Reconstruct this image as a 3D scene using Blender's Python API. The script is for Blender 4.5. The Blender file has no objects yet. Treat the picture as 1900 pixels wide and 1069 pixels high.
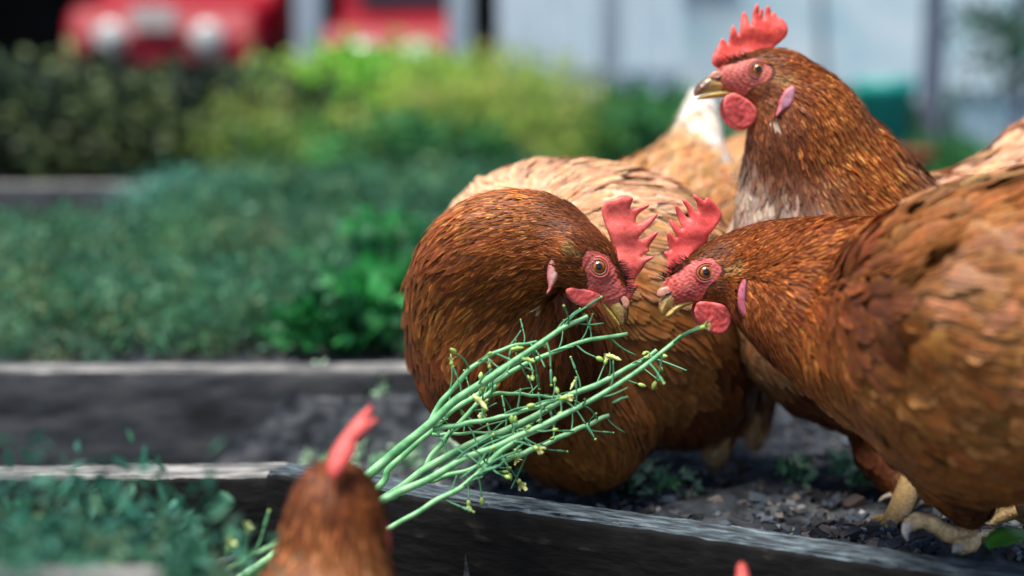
import bpy, bmesh, math, random
import numpy as np
from mathutils import Vector, Matrix, Euler
from mathutils.geometry import delaunay_2d_cdt
random.seed(7); rng = np.random.default_rng(7)
S = bpy.context.scene
R = math.radians
# ---------------------------------------------------------------- camera, sky, sun, exposure
CAMZ = 0.37
K = 0.72 / 1900.0                    # tangent per photograph pixel
PITCH = math.atan(334.5 * K)
cam_d = bpy.data.cameras.new('camera'); cam = bpy.data.objects.new('camera', cam_d)
S.collection.objects.link(cam); S.camera = cam
cam.location = (0, 0, CAMZ); cam.rotation_euler = (math.pi/2 - PITCH, 0, 0)
cam_d.lens = 50; cam_d.sensor_width = 36; cam_d.clip_start = 0.02; cam_d.clip_end = 500
cam_d.dof.use_dof = True; cam_d.dof.focus_distance = 1.205; cam_d.dof.aperture_fstop = 1.85
W = bpy.data.worlds.new('World'); S.world = W; W.use_nodes = True
nt = W.node_tree; bg = nt.nodes['Background']
sky = nt.nodes.new('ShaderNodeTexSky'); sky.sky_type = 'NISHITA'; sky.sun_disc = False
SUN_EL, SUN_AZ = 70, 228              # azimuth: direction the light comes from, clockwise from +Y
sky.sun_elevation = R(SUN_EL); sky.sun_rotation = R(SUN_AZ)
nt.links.new(sky.outputs[0], bg.inputs[0]); bg.inputs[1].default_value = 0.085
sl = bpy.data.lights.new('sun', 'SUN'); sun = bpy.data.objects.new('sun', sl); S.collection.objects.link(sun)
sl.energy = 3.6; sl.angle = R(32); sl.color = (1.0, 0.95, 0.88)
def aim_sun(el, az):
    d = Vector((math.sin(R(az))*math.cos(R(el)), math.cos(R(az))*math.cos(R(el)), math.sin(R(el))))
    sun.rotation_euler = d.to_track_quat('Z', 'Y').to_euler()
aim_sun(SUN_EL, SUN_AZ)
S.view_settings.view_transform = 'Standard'; S.view_settings.look = 'None'
S.view_settings.exposure = 0.8; S.view_settings.gamma = 1
S.cycles.use_denoising = True
try: S.cycles.denoiser = 'OPENIMAGEDENOISE'
except Exception: pass
S.cycles.max_bounces = 6; S.cycles.diffuse_bounces = 3; S.cycles.glossy_bounces = 2
S.cycles.use_adaptive_sampling = True; S.cycles.adaptive_threshold = 0.012

# ---------------------------------------------------------------- helpers
CA, SA = math.cos(PITCH), math.sin(PITCH)
M_C2W = np.array([[1,0,0],[0,SA,CA],[0,CA,-SA]], float)      # columns: right, up, forward
def c2w(p):
    p = np.asarray(p, float)
    return p @ M_C2W.T + np.array([0,0,CAMZ])
def cp(px, py, d):
    return np.array([(px-950)*K*d, -(py-534.5)*K*d, d])
def wp(px, py, d): return c2w(cp(px, py, d))
def on_z(px, py, z):
    r = M_C2W @ np.array([(px-950)*K, -(py-534.5)*K, 1.0])
    t = (z-CAMZ)/r[2]; return np.array([0,0,CAMZ]) + r*t
def lin(h):
    h = h.lstrip('#'); c = [int(h[i:i+2],16)/255 for i in (0,2,4)]
    return np.array([x/12.92 if x <= .04045 else ((x+.055)/1.055)**2.4 for x in c])
def link(o, parent=None):
    S.collection.objects.link(o)
    if parent is not None: o.parent = parent
    return o
def tag(o, label=None, cat=None, group=None, kind=None):
    for k, v in (('label',label),('category',cat),('group',group),('kind',kind)):
        if v: o[k] = v
    return o
def empty(name, loc=(0,0,0)):
    o = bpy.data.objects.new(name, None); o.empty_display_size = .02; link(o); o.location = loc
    return o
def child_at(o, root):
    """keep world placement of vertices already in world space"""
    o.parent = root; o.matrix_parent_inverse = Matrix.Translation(-Vector(root.location))
def mesh_np(name, V, F, mats, cols=None, uvs=None, root=None, smooth=True, matidx=None, normals=None):
    """F: (n,4) or (n,3) int array, or list of lists"""
    me = bpy.data.meshes.new(name)
    V = np.asarray(V, np.float32)
    if isinstance(F, np.ndarray):
        n, k = F.shape
        me.vertices.add(len(V)); me.vertices.foreach_set('co', V.ravel())
        me.loops.add(n*k); me.loops.foreach_set('vertex_index', F.astype(np.int32).ravel())
        me.polygons.add(n); me.polygons.foreach_set('loop_start', np.arange(0, n*k, k, dtype=np.int32))
        me.update(calc_edges=True)
    else:
        me.from_pydata([tuple(map(float, v)) for v in V], [], F)
    if cols is not None:
        a = me.color_attributes.new('Col', 'FLOAT_COLOR', 'POINT')
        c4 = np.ones((len(V),4), np.float32); c4[:, :3] = cols; a.data.foreach_set('color', c4.ravel())
    if uvs is not None:
        uvl = me.uv_layers.new(name='UVMap')
        idx = np.empty(len(me.loops), np.int32); me.loops.foreach_get('vertex_index', idx)
        uvl.data.foreach_set('uv', np.asarray(uvs, np.float32)[idx].ravel())
    for m in (mats if isinstance(mats, (list, tuple)) else [mats]): me.materials.append(m)
    me.polygons.foreach_set('use_smooth', np.full(len(me.polygons), smooth))
    if matidx is not None: me.polygons.foreach_set('material_index', np.asarray(matidx, np.int32))
    me.update()
    o = bpy.data.objects.new(name, me); link(o)
    if root is not None: child_at(o, root)
    return o

# ---------------------------------------------------------------- materials
def mat(name, rough=.6, spec=.5, **kw):
    m = bpy.data.materials.new(name); m.use_nodes = True
    b = m.node_tree.nodes['Principled BSDF']
    b.inputs['Roughness'].default_value = rough; b.inputs['Specular IOR Level'].default_value = spec
    for k, v in kw.items(): b.inputs[k.replace('_',' ')].default_value = v
    return m, m.node_tree, b
def N(nt, t, **kw):
    n = nt.nodes.new('ShaderNode'+t)
    for k, v in kw.items():
        if k in n.inputs: n.inputs[k].default_value = v
        else: setattr(n, k, v)
    return n
def ramp(nt, stops):
    r = nt.nodes.new('ShaderNodeValToRGB'); e = r.color_ramp.elements
    while len(e) < len(stops): e.new(.5)
    for i, (p, c) in enumerate(stops):
        e[i].position = p; e[i].color = (*c, 1) if len(c) == 3 else c
    return r
def noise_mat(name, c1, c2, scale=20, rough=.7, stretch=(1,1,1), bump=.3, bdist=.002, spec=.4, detail=6, lo=.35, hi=.65, c3=None, coat=0, sss=0, bscale=None):
    m, t, b = mat(name, rough, spec)
    tc = N(t,'TexCoord'); mp = N(t,'Mapping'); mp.inputs['Scale'].default_value = stretch
    t.links.new(tc.outputs['Object'], mp.inputs[0])
    n = N(t,'TexNoise', Scale=scale, Detail=detail); t.links.new(mp.outputs[0], n.inputs['Vector'])
    st = [(lo, c1), (hi, c2)] if c3 is None else [(lo, c1), ((lo+hi)/2, c2), (hi, c3)]
    r = ramp(t, st); t.links.new(n.outputs[0], r.inputs[0]); t.links.new(r.outputs[0], b.inputs['Base Color'])
    if bump:
        n2 = n
        if bscale: n2 = N(t,'TexNoise', Scale=bscale, Detail=3); t.links.new(mp.outputs[0], n2.inputs['Vector'])
        bp = N(t,'Bump', Strength=bump, Distance=bdist); t.links.new(n2.outputs[0], bp.inputs['Height'])
        t.links.new(bp.outputs[0], b.inputs['Normal'])
    if coat: b.inputs['Coat Weight'].default_value = coat
    if sss:
        b.inputs['Subsurface Weight'].default_value = sss; b.inputs['Subsurface Scale'].default_value = .003
        b.inputs['Subsurface Radius'].default_value = (1,.3,.2)
    return m

# feathers: colour from each feather's own attribute, barbs as fine streaks across the vane
def feather_mat():
    m, t, b = mat('feather', .48, .28)
    b.inputs['Sheen Weight'].default_value = .03; b.inputs['Sheen Roughness'].default_value = .5
    b.inputs['Sheen Tint'].default_value = (1,.8,.6,1)
    at = N(t,'Attribute'); at.attribute_name = 'Col'
    uv = N(t,'UVMap'); mp = N(t,'Mapping'); mp.inputs['Scale'].default_value = (9, 1.6, 1)
    t.links.new(uv.outputs[0], mp.inputs[0])
    n = N(t,'TexNoise', Scale=1.0, Detail=5); n.inputs['Roughness'].default_value = .65
    t.links.new(mp.outputs[0], n.inputs['Vector'])
    r = ramp(t, [(.3,(.55,.5,.48)),(.5,(1,1,1)),(.72,(1.45,1.45,1.5))]); t.links.new(n.outputs[0], r.inputs[0])
    mx = N(t,'MixRGB'); mx.blend_type = 'MULTIPLY'; mx.inputs[0].default_value = .85
    t.links.new(at.outputs[0], mx.inputs[1]); t.links.new(r.outputs[0], mx.inputs[2])
    t.links.new(mx.outputs[0], b.inputs['Base Color'])
    bp = N(t,'Bump', Strength=.5, Distance=.0008); t.links.new(n.outputs[0], bp.inputs['Height'])
    t.links.new(bp.outputs[0], b.inputs['Normal'])
    return m
def attr_mat(name, rough, spec, nscale, nstr, bdist, coat=0, sss=0, var=.25, vor=False, fleck=None):
    m, t, b = mat(name, rough, spec)
    at = N(t,'Attribute'); at.attribute_name = 'Col'
    tc = N(t,'TexCoord')
    n = N(t,'TexNoise', Scale=nscale, Detail=4); t.links.new(tc.outputs['Object'], n.inputs['Vector'])
    r = ramp(t, [(.3,(1-var,1-var,1-var)),(.7,(1+var,)*3)]); t.links.new(n.outputs[0], r.inputs[0])
    mx = N(t,'MixRGB'); mx.blend_type = 'MULTIPLY'; mx.inputs[0].default_value = 1
    t.links.new(at.outputs[0], mx.inputs[1]); t.links.new(r.outputs[0], mx.inputs[2])
    colo = mx.outputs[0]
    if fleck is not None:       # dry pale flecks and darker blood patches
        n3 = N(t,'TexNoise', Scale=2600, Detail=2); n4 = N(t,'TexNoise', Scale=120, Detail=4)
        for q in (n3, n4): t.links.new(tc.outputs['Object'], q.inputs['Vector'])
        r3 = ramp(t, [(.56,(0,0,0)),(.68,(.55,.55,.55))]); t.links.new(n3.outputs[0], r3.inputs[0])
        m3 = N(t,'MixRGB'); t.links.new(r3.outputs[0], m3.inputs[0]); t.links.new(colo, m3.inputs[1]); m3.inputs[2].default_value = (*fleck, 1)
        r4 = ramp(t, [(.36,(.80,.66,.68)),(.52,(1,1,1)),(.70,(1.08,1.16,1.14))]); t.links.new(n4.outputs[0], r4.inputs[0])
        m4 = N(t,'MixRGB'); m4.blend_type = 'MULTIPLY'; m4.inputs[0].default_value = 1; t.links.new(m3.outputs[0], m4.inputs[1]); t.links.new(r4.outputs[0], m4.inputs[2]); colo = m4.outputs[0]
    t.links.new(colo, b.inputs['Base Color'])
    h = n.outputs[0]
    if vor:
        v = N(t,'TexVoronoi', Scale=nscale*.9); t.links.new(tc.outputs['Object'], v.inputs['Vector']); h = v.outputs['Distance']
    bp = N(t,'Bump', Strength=nstr, Distance=bdist); t.links.new(h, bp.inputs['Height']); t.links.new(bp.outputs[0], b.inputs['Normal'])
    if coat: b.inputs['Coat Weight'].default_value = coat
    if sss:
        b.inputs['Subsurface Weight'].default_value = sss; b.inputs['Subsurface Scale'].default_value = .002
        b.inputs['Subsurface Radius'].default_value = (1,.25,.15)
    return m
M_FEATHER = feather_mat()
M_SKIN = attr_mat('hen_skin', .5, .4, 900, .6, .0007, var=.22, sss=.1, fleck=lin('#d98a7c'))
M_COMB = attr_mat('comb_flesh', .42, .45, 1500, .55, .0004, var=.16, sss=.3, vor=False, fleck=lin('#f0b0a4'))
M_BEAK = attr_mat('beak_horn', .32, .5, 260, .25, .0005, var=.22, coat=.2)
M_LEG = attr_mat('leg_scale', .5, .4, 320, .8, .0012, var=.3, vor=True)
def eye_mat():
    m, t, b = mat('hen_eye', .12, .5); b.inputs['Coat Weight'].default_value = .8; b.inputs['Coat Roughness'].default_value = .03
    tc = N(t,'TexCoord'); sp = N(t,'SeparateXYZ'); t.links.new(tc.outputs['Object'], sp.inputs[0])
    cx = N(t,'CombineXYZ'); t.links.new(sp.outputs[0], cx.inputs[0]); t.links.new(sp.outputs[1], cx.inputs[1])
    ln = N(t,'VectorMath'); ln.operation = 'LENGTH'; t.links.new(cx.outputs[0], ln.inputs[0])
    mu = N(t,'Math'); mu.operation = 'MULTIPLY'; mu.inputs[1].default_value = 100; t.links.new(ln.outputs['Value'], mu.inputs[0])
    r = ramp(t, [(0,(.004,.003,.003)),(.25,(.004,.003,.003)),(.28,(.16,.04,.006)),(.40,(.50,.14,.015)),(.50,(.30,.08,.012)),(.58,(.05,.02,.01)),(.66,(.02,.01,.008))])
    t.links.new(mu.outputs[0], r.inputs[0]); t.links.new(r.outputs[0], b.inputs['Base Color'])
    return m
M_EYE = eye_mat()

# ---------------------------------------------------------------- implicit bodies (metres, camera axes: right, up, forward)
class Sdf:
    def __init__(s): s.items = []
    def ell(s, px, py, d, rx, ry, rd, rot=0, yaw=0, k=.02):
        """radii rx, ry in photograph pixels at depth d; rd in metres; rot in the picture plane, yaw turns it in depth"""
        c = cp(px, py, d); r = np.array([rx*K*d, ry*K*d, rd])
        a = R(rot); b = R(yaw)
        A = np.array([[math.cos(a), math.sin(a), 0],[-math.sin(a), math.cos(a), 0],[0,0,1]])
        B = np.array([[math.cos(b), 0, math.sin(b)],[0,1,0],[-math.sin(b),0,math.cos(b)]])
        s.items.append(('e', c, B @ A, r, k)); return s
    def ellm(s, c, A, r, k=.01): s.items.append(('e', c, A, np.array(r), k)); return s
    def chain(s, pts, zs=.8, k=.02):
        P = np.array([cp(*p[:3]) for p in pts]); rr = np.array([p[3]*K*p[2] for p in pts])
        P, rr = spline(np.c_[P, rr], 4*(len(pts)-1)+1)[:, :3], spline(np.c_[P, rr], 4*(len(pts)-1)+1)[:, 3]
        s.items.append(('c', P, rr, zs, k)); return s
    def __call__(s, p):
        out = None
        for it in s.items:
            if it[0] == 'e':
                _, c, A, r, k = it
                q = (p-c) @ A.T
                k0 = np.sqrt(((q/r)**2).sum(-1)); k1 = np.sqrt(((q/r**2)**2).sum(-1))+1e-9
                v = k0*(k0-1)/k1
            else:
                _, P, rr, zs, k = it; v = None
                for i in range(len(P)-1):
                    ab = P[i+1]-P[i]; pa = p-P[i]
                    t = np.clip((pa@ab)/(ab@ab), 0, 1)
                    q = pa - t[...,None]*ab; q = q/np.array([1,1,zs])
                    w = np.sqrt((q**2).sum(-1)) - (rr[i]+t*(rr[i+1]-rr[i]))
                    v = w if v is None else np.minimum(v, w)
            if out is None: out = v
            else:
                h = np.clip(.5+.5*(out-v)/k, 0, 1); out = out*(1-h)+v*h - k*h*(1-h)
        return out
    def grad(s, p, e=8e-4):
        g = np.stack([s(p+np.eye(3)[i]*e)-s(p-np.eye(3)[i]*e) for i in range(3)], -1)/(2*e)
        return g
    def project(s, p, n=2):
        for _ in range(n):
            g = s.grad(p); v = s(p); p = p - (v/np.maximum((g**2).sum(-1), .05))[...,None]*g
        return p
    def normal(s, p):
        g = s.grad(p); return g/np.maximum(np.linalg.norm(g, axis=-1, keepdims=True), 1e-9)
    def bounds(s):
        lo = np.full(3, 9.); hi = np.full(3, -9.)
        for it in s.items:
            if it[0] == 'e':
                ext = np.sqrt(((it[2]*it[3][:,None])**2).sum(0)); lo = np.minimum(lo, it[1]-ext); hi = np.maximum(hi, it[1]+ext)
            else: lo = np.minimum(lo, (it[1]-it[2][:,None]).min(0)); hi = np.maximum(hi, (it[1]+it[2][:,None]).max(0))
        return lo-.02, hi+.02
    def near_depth(s, px, py, d0, d1):
        ds = np.linspace(d0, d1, 400); pts = np.array([cp(px, py, d) for d in ds]); v = s(pts)
        i = np.argmax(v < 0); return ds[i] if v[i] < 0 else (d0+d1)/2
def spline(P, n):
    P = np.asarray(P, float); m = len(P)
    if m == 2: return P[0]+(P[1]-P[0])*np.linspace(0,1,n)[:,None]
    Q = np.vstack([2*P[0]-P[1], P, 2*P[-1]-P[-2]]); t = np.linspace(0, m-1-1e-9, n); i = t.astype(int); f = (t-i)[:,None]
    a, b, c, d = Q[i], Q[i+1], Q[i+2], Q[i+3]
    return .5*((2*b)+(-a+c)*f+(2*a-5*b+4*c-d)*f**2+(-a+3*b-3*c+d)*f**3)
def surface_nets(sdf, h):
    lo, hi = sdf.bounds(); n = np.ceil((hi-lo)/h).astype(int)+1
    xs = [lo[i]+h*np.arange(n[i]) for i in range(3)]
    D = np.empty(n, np.float32)
    for i0 in range(0, n[0], 16):
        i1 = min(n[0], i0+16)
        G = np.stack(np.meshgrid(xs[0][i0:i1], xs[1], xs[2], indexing='ij'), -1).reshape(-1,3)
        D[i0:i1] = sdf(G).reshape(i1-i0, n[1], n[2])
    ins = D < 0
    c = [ins[a:n[0]-1+a, b:n[1]-1+b, e:n[2]-1+e] for a in (0,1) for b in (0,1) for e in (0,1)]
    s = sum(x.astype(np.int8) for x in c); act = (s > 0) & (s < 8)
    idx = -np.ones(act.shape, np.int64); cells = np.argwhere(act); idx[act] = np.arange(len(cells))
    V = lo + (cells+.5)*h
    quads = []
    for ax in range(3):
        sl0 = [slice(None)]*3; sl1 = [slice(None)]*3; sl0[ax] = slice(0, n[ax]-1); sl1[ax] = slice(1, n[ax])
        ch = ins[tuple(sl0)] != ins[tuple(sl1)]; e = np.argwhere(ch)
        a1, a2 = (ax+1)%3, (ax+2)%3
        ok = (e[:,a1] > 0) & (e[:,a2] > 0) & (e[:,a1] < n[a1]-1) & (e[:,a2] < n[a2]-1); e = e[ok]
        def at(o1, o2):
            q = e.copy(); q[:,a1] += o1; q[:,a2] += o2; return idx[tuple(q.T)]
        q = np.stack([at(-1,-1), at(0,-1), at(0,0), at(-1,0)], -1)
        flip = ~ins[tuple(e.T)]; q[flip] = q[flip][:, ::-1]; quads.append(q)
    Q = np.vstack(quads); Q = Q[(Q >= 0).all(1)]
    V = sdf.project(V, 3)
    return V, Q
def in_poly(x, y, poly):
    poly = np.asarray(poly, float); r = np.zeros(np.shape(x), bool); n = len(poly); j = n-1
    for i in range(n):
        xi, yi = poly[i]; xj, yj = poly[j]
        c = ((yi > y) != (yj > y)) & (x < (xj-xi)*(y-yi)/((yj-yi) if yj != yi else 1e-9)+xi); r ^= c; j = i
    return r
def chaikin(P, it=1):
    P = np.asarray(P, float)
    for _ in range(it):
        Q = np.roll(P, -1, 0); P = np.stack([.75*P+.25*Q, .25*P+.75*Q], 1).reshape(-1, 2)
    return P
def inflate(name, poly, d, thick, w, material, colf, root, step=.0011, lat=0.0, bend=None, ch=1, mirror=False, rough=.05):
    """a closed rounded slab on a traced outline. poly: photo px; d: depth; thick: half thickness; w: distance over which it rounds"""
    P = chaikin(poly, ch); C = np.array([cp(x, y, d)[:2] for x, y in P])
    seg = []
    for i in range(len(C)):
        a, b = C[i], C[(i+1) % len(C)]; m = max(1, int(np.linalg.norm(b-a)/step))
        for j in range(m): seg.append(a+(b-a)*j/m)
    B = np.array(seg); lo, hi = B.min(0), B.max(0)
    gx, gy = np.meshgrid(np.arange(lo[0], hi[0], step), np.arange(lo[1], hi[1], step)); g = np.c_[gx.ravel(), gy.ravel()]
    g += rng.uniform(-.2, .2, g.shape)*step
    def dist(q):
        A = C; Bb = np.roll(C, -1, 0); out = np.full(len(q), 9.)
        for a, b in zip(A, Bb):
            ab = b-a; t = np.clip(((q-a)@ab)/max(ab@ab,1e-12), 0, 1); out = np.minimum(out, np.linalg.norm(q-a-t[:,None]*ab, axis=1))
        return out
    g = g[in_poly(g[:,0], g[:,1], C)]; g = g[dist(g) > step*.45]
    pts = [Vector(p) for p in np.vstack([B, g])]; nb = len(B)
    res = delaunay_2d_cdt(pts, [(i, (i+1) % nb) for i in range(nb)], [list(range(nb))], 1, 1e-7)
    V2 = np.array([tuple(v) for v in res[0]]); F = [list(f) for f in res[2]]
    dd = dist(V2); u = np.clip(dd/w, 0, 1); th = thick*np.sqrt(np.clip(1-(1-u)**2, 0, 1))
    qq = V2*1000; th = th*(1+rough*(np.sin(qq[:,0]*.55+2*np.sin(qq[:,1]*.31))*np.sin(qq[:,1]*.6+1.7*np.sin(qq[:,0]*.4)) + rng.normal(0,.25,len(V2))))
    bd = np.zeros(len(V2)) if bend is None else bend(V2)
    nV = len(V2); edge = dd < 1e-6
    sgn = -1
    front = np.c_[V2, d+lat-th+bd]; back = np.c_[V2, d+lat+th+bd]
    mapb = np.where(edge, np.arange(nV), np.arange(nV)+nV)
    V = np.vstack([front, back]); Fs = [f for f in F]+[[int(mapb[i]) for i in reversed(f)] for f in F]
    pxs = np.c_[950+V[:,0]/(K*d), 534.5-V[:,1]/(K*d)]
    cols = colf(pxs, np.r_[dd, dd])
    if mirror: V[:,2] = 2*d - V[:,2]; Fs = [f[::-1] for f in Fs]
    o = mesh_np(name, c2w(V), [f for f in Fs], material, cols=cols, root=root)
    bm = bmesh.new(); bm.from_mesh(o.data); bmesh.ops.delete(bm, geom=[v for v in bm.verts if not v.link_faces], context='VERTS')
    bmesh.ops.recalc_face_normals(bm, faces=bm.faces); bm.to_mesh(o.data); bm.free()
    return o
def tube(P, rad, seg=8, squash=1.0, cap=True):
    """P (n,3), rad (n) -> verts, faces"""
    P = np.asarray(P, float); rad = np.broadcast_to(np.asarray(rad, float), (len(P),)); n = len(P)
    T = np.gradient(P, axis=0); T /= np.maximum(np.linalg.norm(T, axis=1, keepdims=True), 1e-9)
    ref = np.array([0,0,1.]) if abs(T[0][2]) < .9 else np.array([1.,0,0])
    V = []; u = np.cross(T[0], ref); u /= np.linalg.norm(u)
    for i in range(n):
        u = u-T[i]*(u@T[i]); u /= np.linalg.norm(u); w = np.cross(T[i], u)
        for j in range(seg):
            a = 2*math.pi*j/seg; V.append(P[i]+rad[i]*(math.cos(a)*u+math.sin(a)*w*squash))
    F = [[i*seg+j, i*seg+(j+1)%seg, (i+1)*seg+(j+1)%seg, (i+1)*seg+j] for i in range(n-1) for j in range(seg)]
    if cap: F += [list(range(seg))[::-1], [(n-1)*seg+j for j in range(seg)]]
    return np.array(V), F
class MB:
    def __init__(s): s.V = []; s.F = []; s.M = []; s.C = []; s.n = 0
    def add(s, V, F, m=0, c=(1,1,1)):
        s.V.append(np.asarray(V, float)); s.F += [[int(i)+s.n for i in f] for f in F]; s.M += [m]*len(F)
        c = np.broadcast_to(np.asarray(c, float), (len(V), 3)); s.C.append(c); s.n += len(V); return s
    def build(s, name, mats, root=None, smooth=True, cols=False):
        return mesh_np(name, np.vstack(s.V), s.F, mats, cols=np.vstack(s.C) if cols else None, root=root, smooth=smooth, matidx=s.M)
def box(x0,x1,y0,y1,z0,z1):
    V = [(x,y,z) for x in (x0,x1) for y in (y0,y1) for z in (z0,z1)]
    return np.array(V, float), [[0,1,3,2],[4,6,7,5],[0,4,5,1],[2,3,7,6],[0,2,6,4],[1,5,7,3]]
def ico(c, r, sub=2):
    bm = bmesh.new(); bmesh.ops.create_icosphere(bm, subdivisions=sub, radius=1)
    V = np.array([v.co[:] for v in bm.verts])*np.asarray(r)+np.asarray(c); F = [[v.index for v in f.verts] for f in bm.faces]; bm.free(); return V, F

# ---------------------------------------------------------------- plumage
VR = np.array([0,.22,.45,.68,.86,1.0])
PW_POINT = np.array([.45,.8,1,.9,.55,.08]); PW_ROUND = np.array([.5,.85,1,1.0,.78,.25])
def feathers(name, sdf, pos, drv, L, Wd, cC, cE, rnd, lift, root, jit=.14):
    """pos on the surface, drv flow direction (camera axes); every feather is a fan of narrow barb locks lying on the one behind it"""
    n = len(pos); nrm = sdf.normal(pos)
    t = drv - (drv*nrm).sum(1, keepdims=True)*nrm
    t /= np.maximum(np.linalg.norm(t, axis=1, keepdims=True), 1e-6)
    b = np.cross(nrm, t); a = rng.normal(0, jit, n)[:,None]; t = t*np.cos(a)+b*np.sin(a)
    nr = len(VR); rows = []; nrms = []
    for v in VR:
        q = sdf.project(pos + t*(L*v)[:,None], 1); rows.append(q); nrms.append(sdf.normal(q))
    X = np.stack(rows, 1); G = np.stack(nrms, 1)                        # n, nr, 3
    T = np.gradient(X, axis=1); T /= np.maximum(np.linalg.norm(T, axis=2, keepdims=True), 1e-9)
    Bn = np.cross(G, T)
    lf = (lift*rng.lognormal(0,.35,n))[:,None]
    hgt = .0004 + L[:,None]*(lf*VR[None,:] - .3*lf*(VR**2)[None,:])
    roll = rng.normal(0,.16,n)[:,None,None]
    side = Bn*np.cos(roll)+G*np.sin(roll)
    big = Wd > .0058; Vs, Fs, Cs, Us = [], [], [], []; off = 0
    br = np.clip(np.exp(rng.normal(0,1,n)*np.where(Wd > .0085, .13, .25)), .45, 1.9); hue = 1+rng.normal(0,.045,(n,3)); ran = rng.integers(0, 90, n)
    for sel, ns in ((~big, 3), (big, 7)):
        ii = np.where(sel)[0]; m = len(ii)
        if not m: continue
        c = np.linspace(-1, 1, ns); shape = np.sqrt(np.maximum(0, 1-.72*c**2))                 # rounded end
        point = 1-.45*np.abs(c)**1.2                                                          # pointed end
        ln = (point[None]*(1-rnd[ii,None]) + shape[None]*rnd[ii,None])*(1+rng.normal(0,.05 if ns == 3 else .02,(m,ns)))
        ln = np.clip(ln, .3, 1.12)
        spread = np.array([.35,.75,.95,1.0,.97,.9])
        w1 = np.array([.45,.75,.85,.75,.5,.10]) if ns == 3 else np.array([.6,1.0,1.1,1.05,.85,.3])
        vv = np.clip(VR[None,None,:]*ln[:,:,None], 0, 1)                                       # m, ns, nr
        seg = np.clip(np.searchsorted(VR, vv.ravel(), side='right')-1, 0, nr-2).reshape(vv.shape); fr = (vv-VR[seg])/(VR[seg+1]-VR[seg])
        k = np.arange(m)[:,None,None]
        def lerp(A): return A[ii][k, seg]*(1-fr[...,None])+A[ii][k, seg+1]*fr[...,None]
        Xc, Gc, Sc = lerp(X), lerp(G), lerp(side); H = lerp(hgt[...,None])[...,0]
        half = .5*Wd[ii][:,None,None]
        lat = half*(c[None,:,None]*(1-.5/ns)*spread[None,None,:] + rng.normal(0,.05,(m,ns,1))*VR[None,None,:])
        wd = half/ns*1.35*w1[None,None,:]
        arch = .22*half*(1-c[None,:,None]**2)*np.ones((1,1,nr)) + rng.normal(0,.035,(m,ns,1))*half
        P0 = Xc+Gc*(H+arch)[...,None]
        A_ = P0+Sc*(lat-wd)[...,None]; B_ = P0+Sc*(lat+wd)[...,None] + Gc*(wd*.25)[...,None]
        V = np.stack([A_, B_], 3).reshape(-1, 3)
        base = np.arange(m*ns)[:,None]*nr*2
        q = np.array([[r*2, r*2+1, r*2+3, r*2+2] for r in range(nr-1)])
        F = (base[:,None,:]+q[None]).reshape(-1, 4)+off
        mixv = np.clip(.85*np.abs(c[None,:,None])**2 + .7*np.clip((vv-.72)/.28,0,1)**1.5, 0, 1)[...,None]
        shaft = 1+.35*(np.abs(c)[None,:,None,None] < .2)*(1 if ns == 3 else .6)
        col = (cC[ii][:,None,None,:]*(1-mixv)*shaft+cE[ii][:,None,None,:]*mixv)*br[ii][:,None,None,None]*hue[ii][:,None,None,:]*rng.lognormal(0,.12 if ns == 3 else .05,(m,ns,1,1))
        col = np.repeat(np.clip(col, .002, .93)[:,:,:,None,:], 2, 3).reshape(-1, 3)
        uu = ran[ii][:,None,None,None] + ((c[None,:,None,None]*.45+.5) + np.array([-.06,.06])[None,None,None,:]*np.ones((m,ns,nr,1)))*(1 if ns == 3 else .35)
        vvu = np.repeat((vv*2+ran[ii][:,None,None]*.37)[...,None], 2, 3)
        Vs.append(V); Fs.append(F); Cs.append(col); Us.append(np.stack([uu, vvu], -1).reshape(-1, 2)); off += len(V)
    return mesh_np(name, c2w(np.vstack(Vs)), np.vstack(Fs), M_FEATHER, cols=np.vstack(Cs), uvs=np.vstack(Us), root=root)
def scatter(V, Q, spacing_fn, maskfn, tries=2.6):
    """points spread over the surface, their distance set by spacing_fn"""
    A = V[Q]; c = A.mean(1); ar = np.linalg.norm(np.cross(A[:,2]-A[:,0], A[:,3]-A[:,1]), axis=1)/2
    sp = spacing_fn(c); ok = maskfn(c); w = ar/sp**2*ok; n = int(w.sum()*tries)
    f = rng.choice(len(Q), n, p=w/w.sum()); u, v = rng.random(n)[:,None], rng.random(n)[:,None]
    a = A[f]; P = (a[:,0]*(1-u)+a[:,1]*u)*(1-v)+(a[:,3]*(1-u)+a[:,2]*u)*v; s = sp[f]
    lev = np.round(np.log(s/.001)/math.log(1.25)).astype(int); keep = []
    cells = {}
    for i in range(n):
        r = .001*1.25**lev[i]; x, y, z = P[i]; ky = (lev[i], int(x//r), int(y//r), int(z//r)); good = True
        for dx in (-1,0,1):
            for dy in (-1,0,1):
                for dz in (-1,0,1):
                    k2 = (ky[0], ky[1]+dx, ky[2]+dy, ky[3]+dz)
                    if k2 in cells:
                        for j in cells[k2]:
                            e = P[j]-P[i]
                            if e[0]*e[0]+e[1]*e[1]+e[2]*e[2] < (r*.82)**2: good = False; break
                    if not good: break
                if not good: break
            if not good: break
        if good: cells.setdefault(ky, []).append(i); keep.append(i)
    return P[keep]
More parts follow.
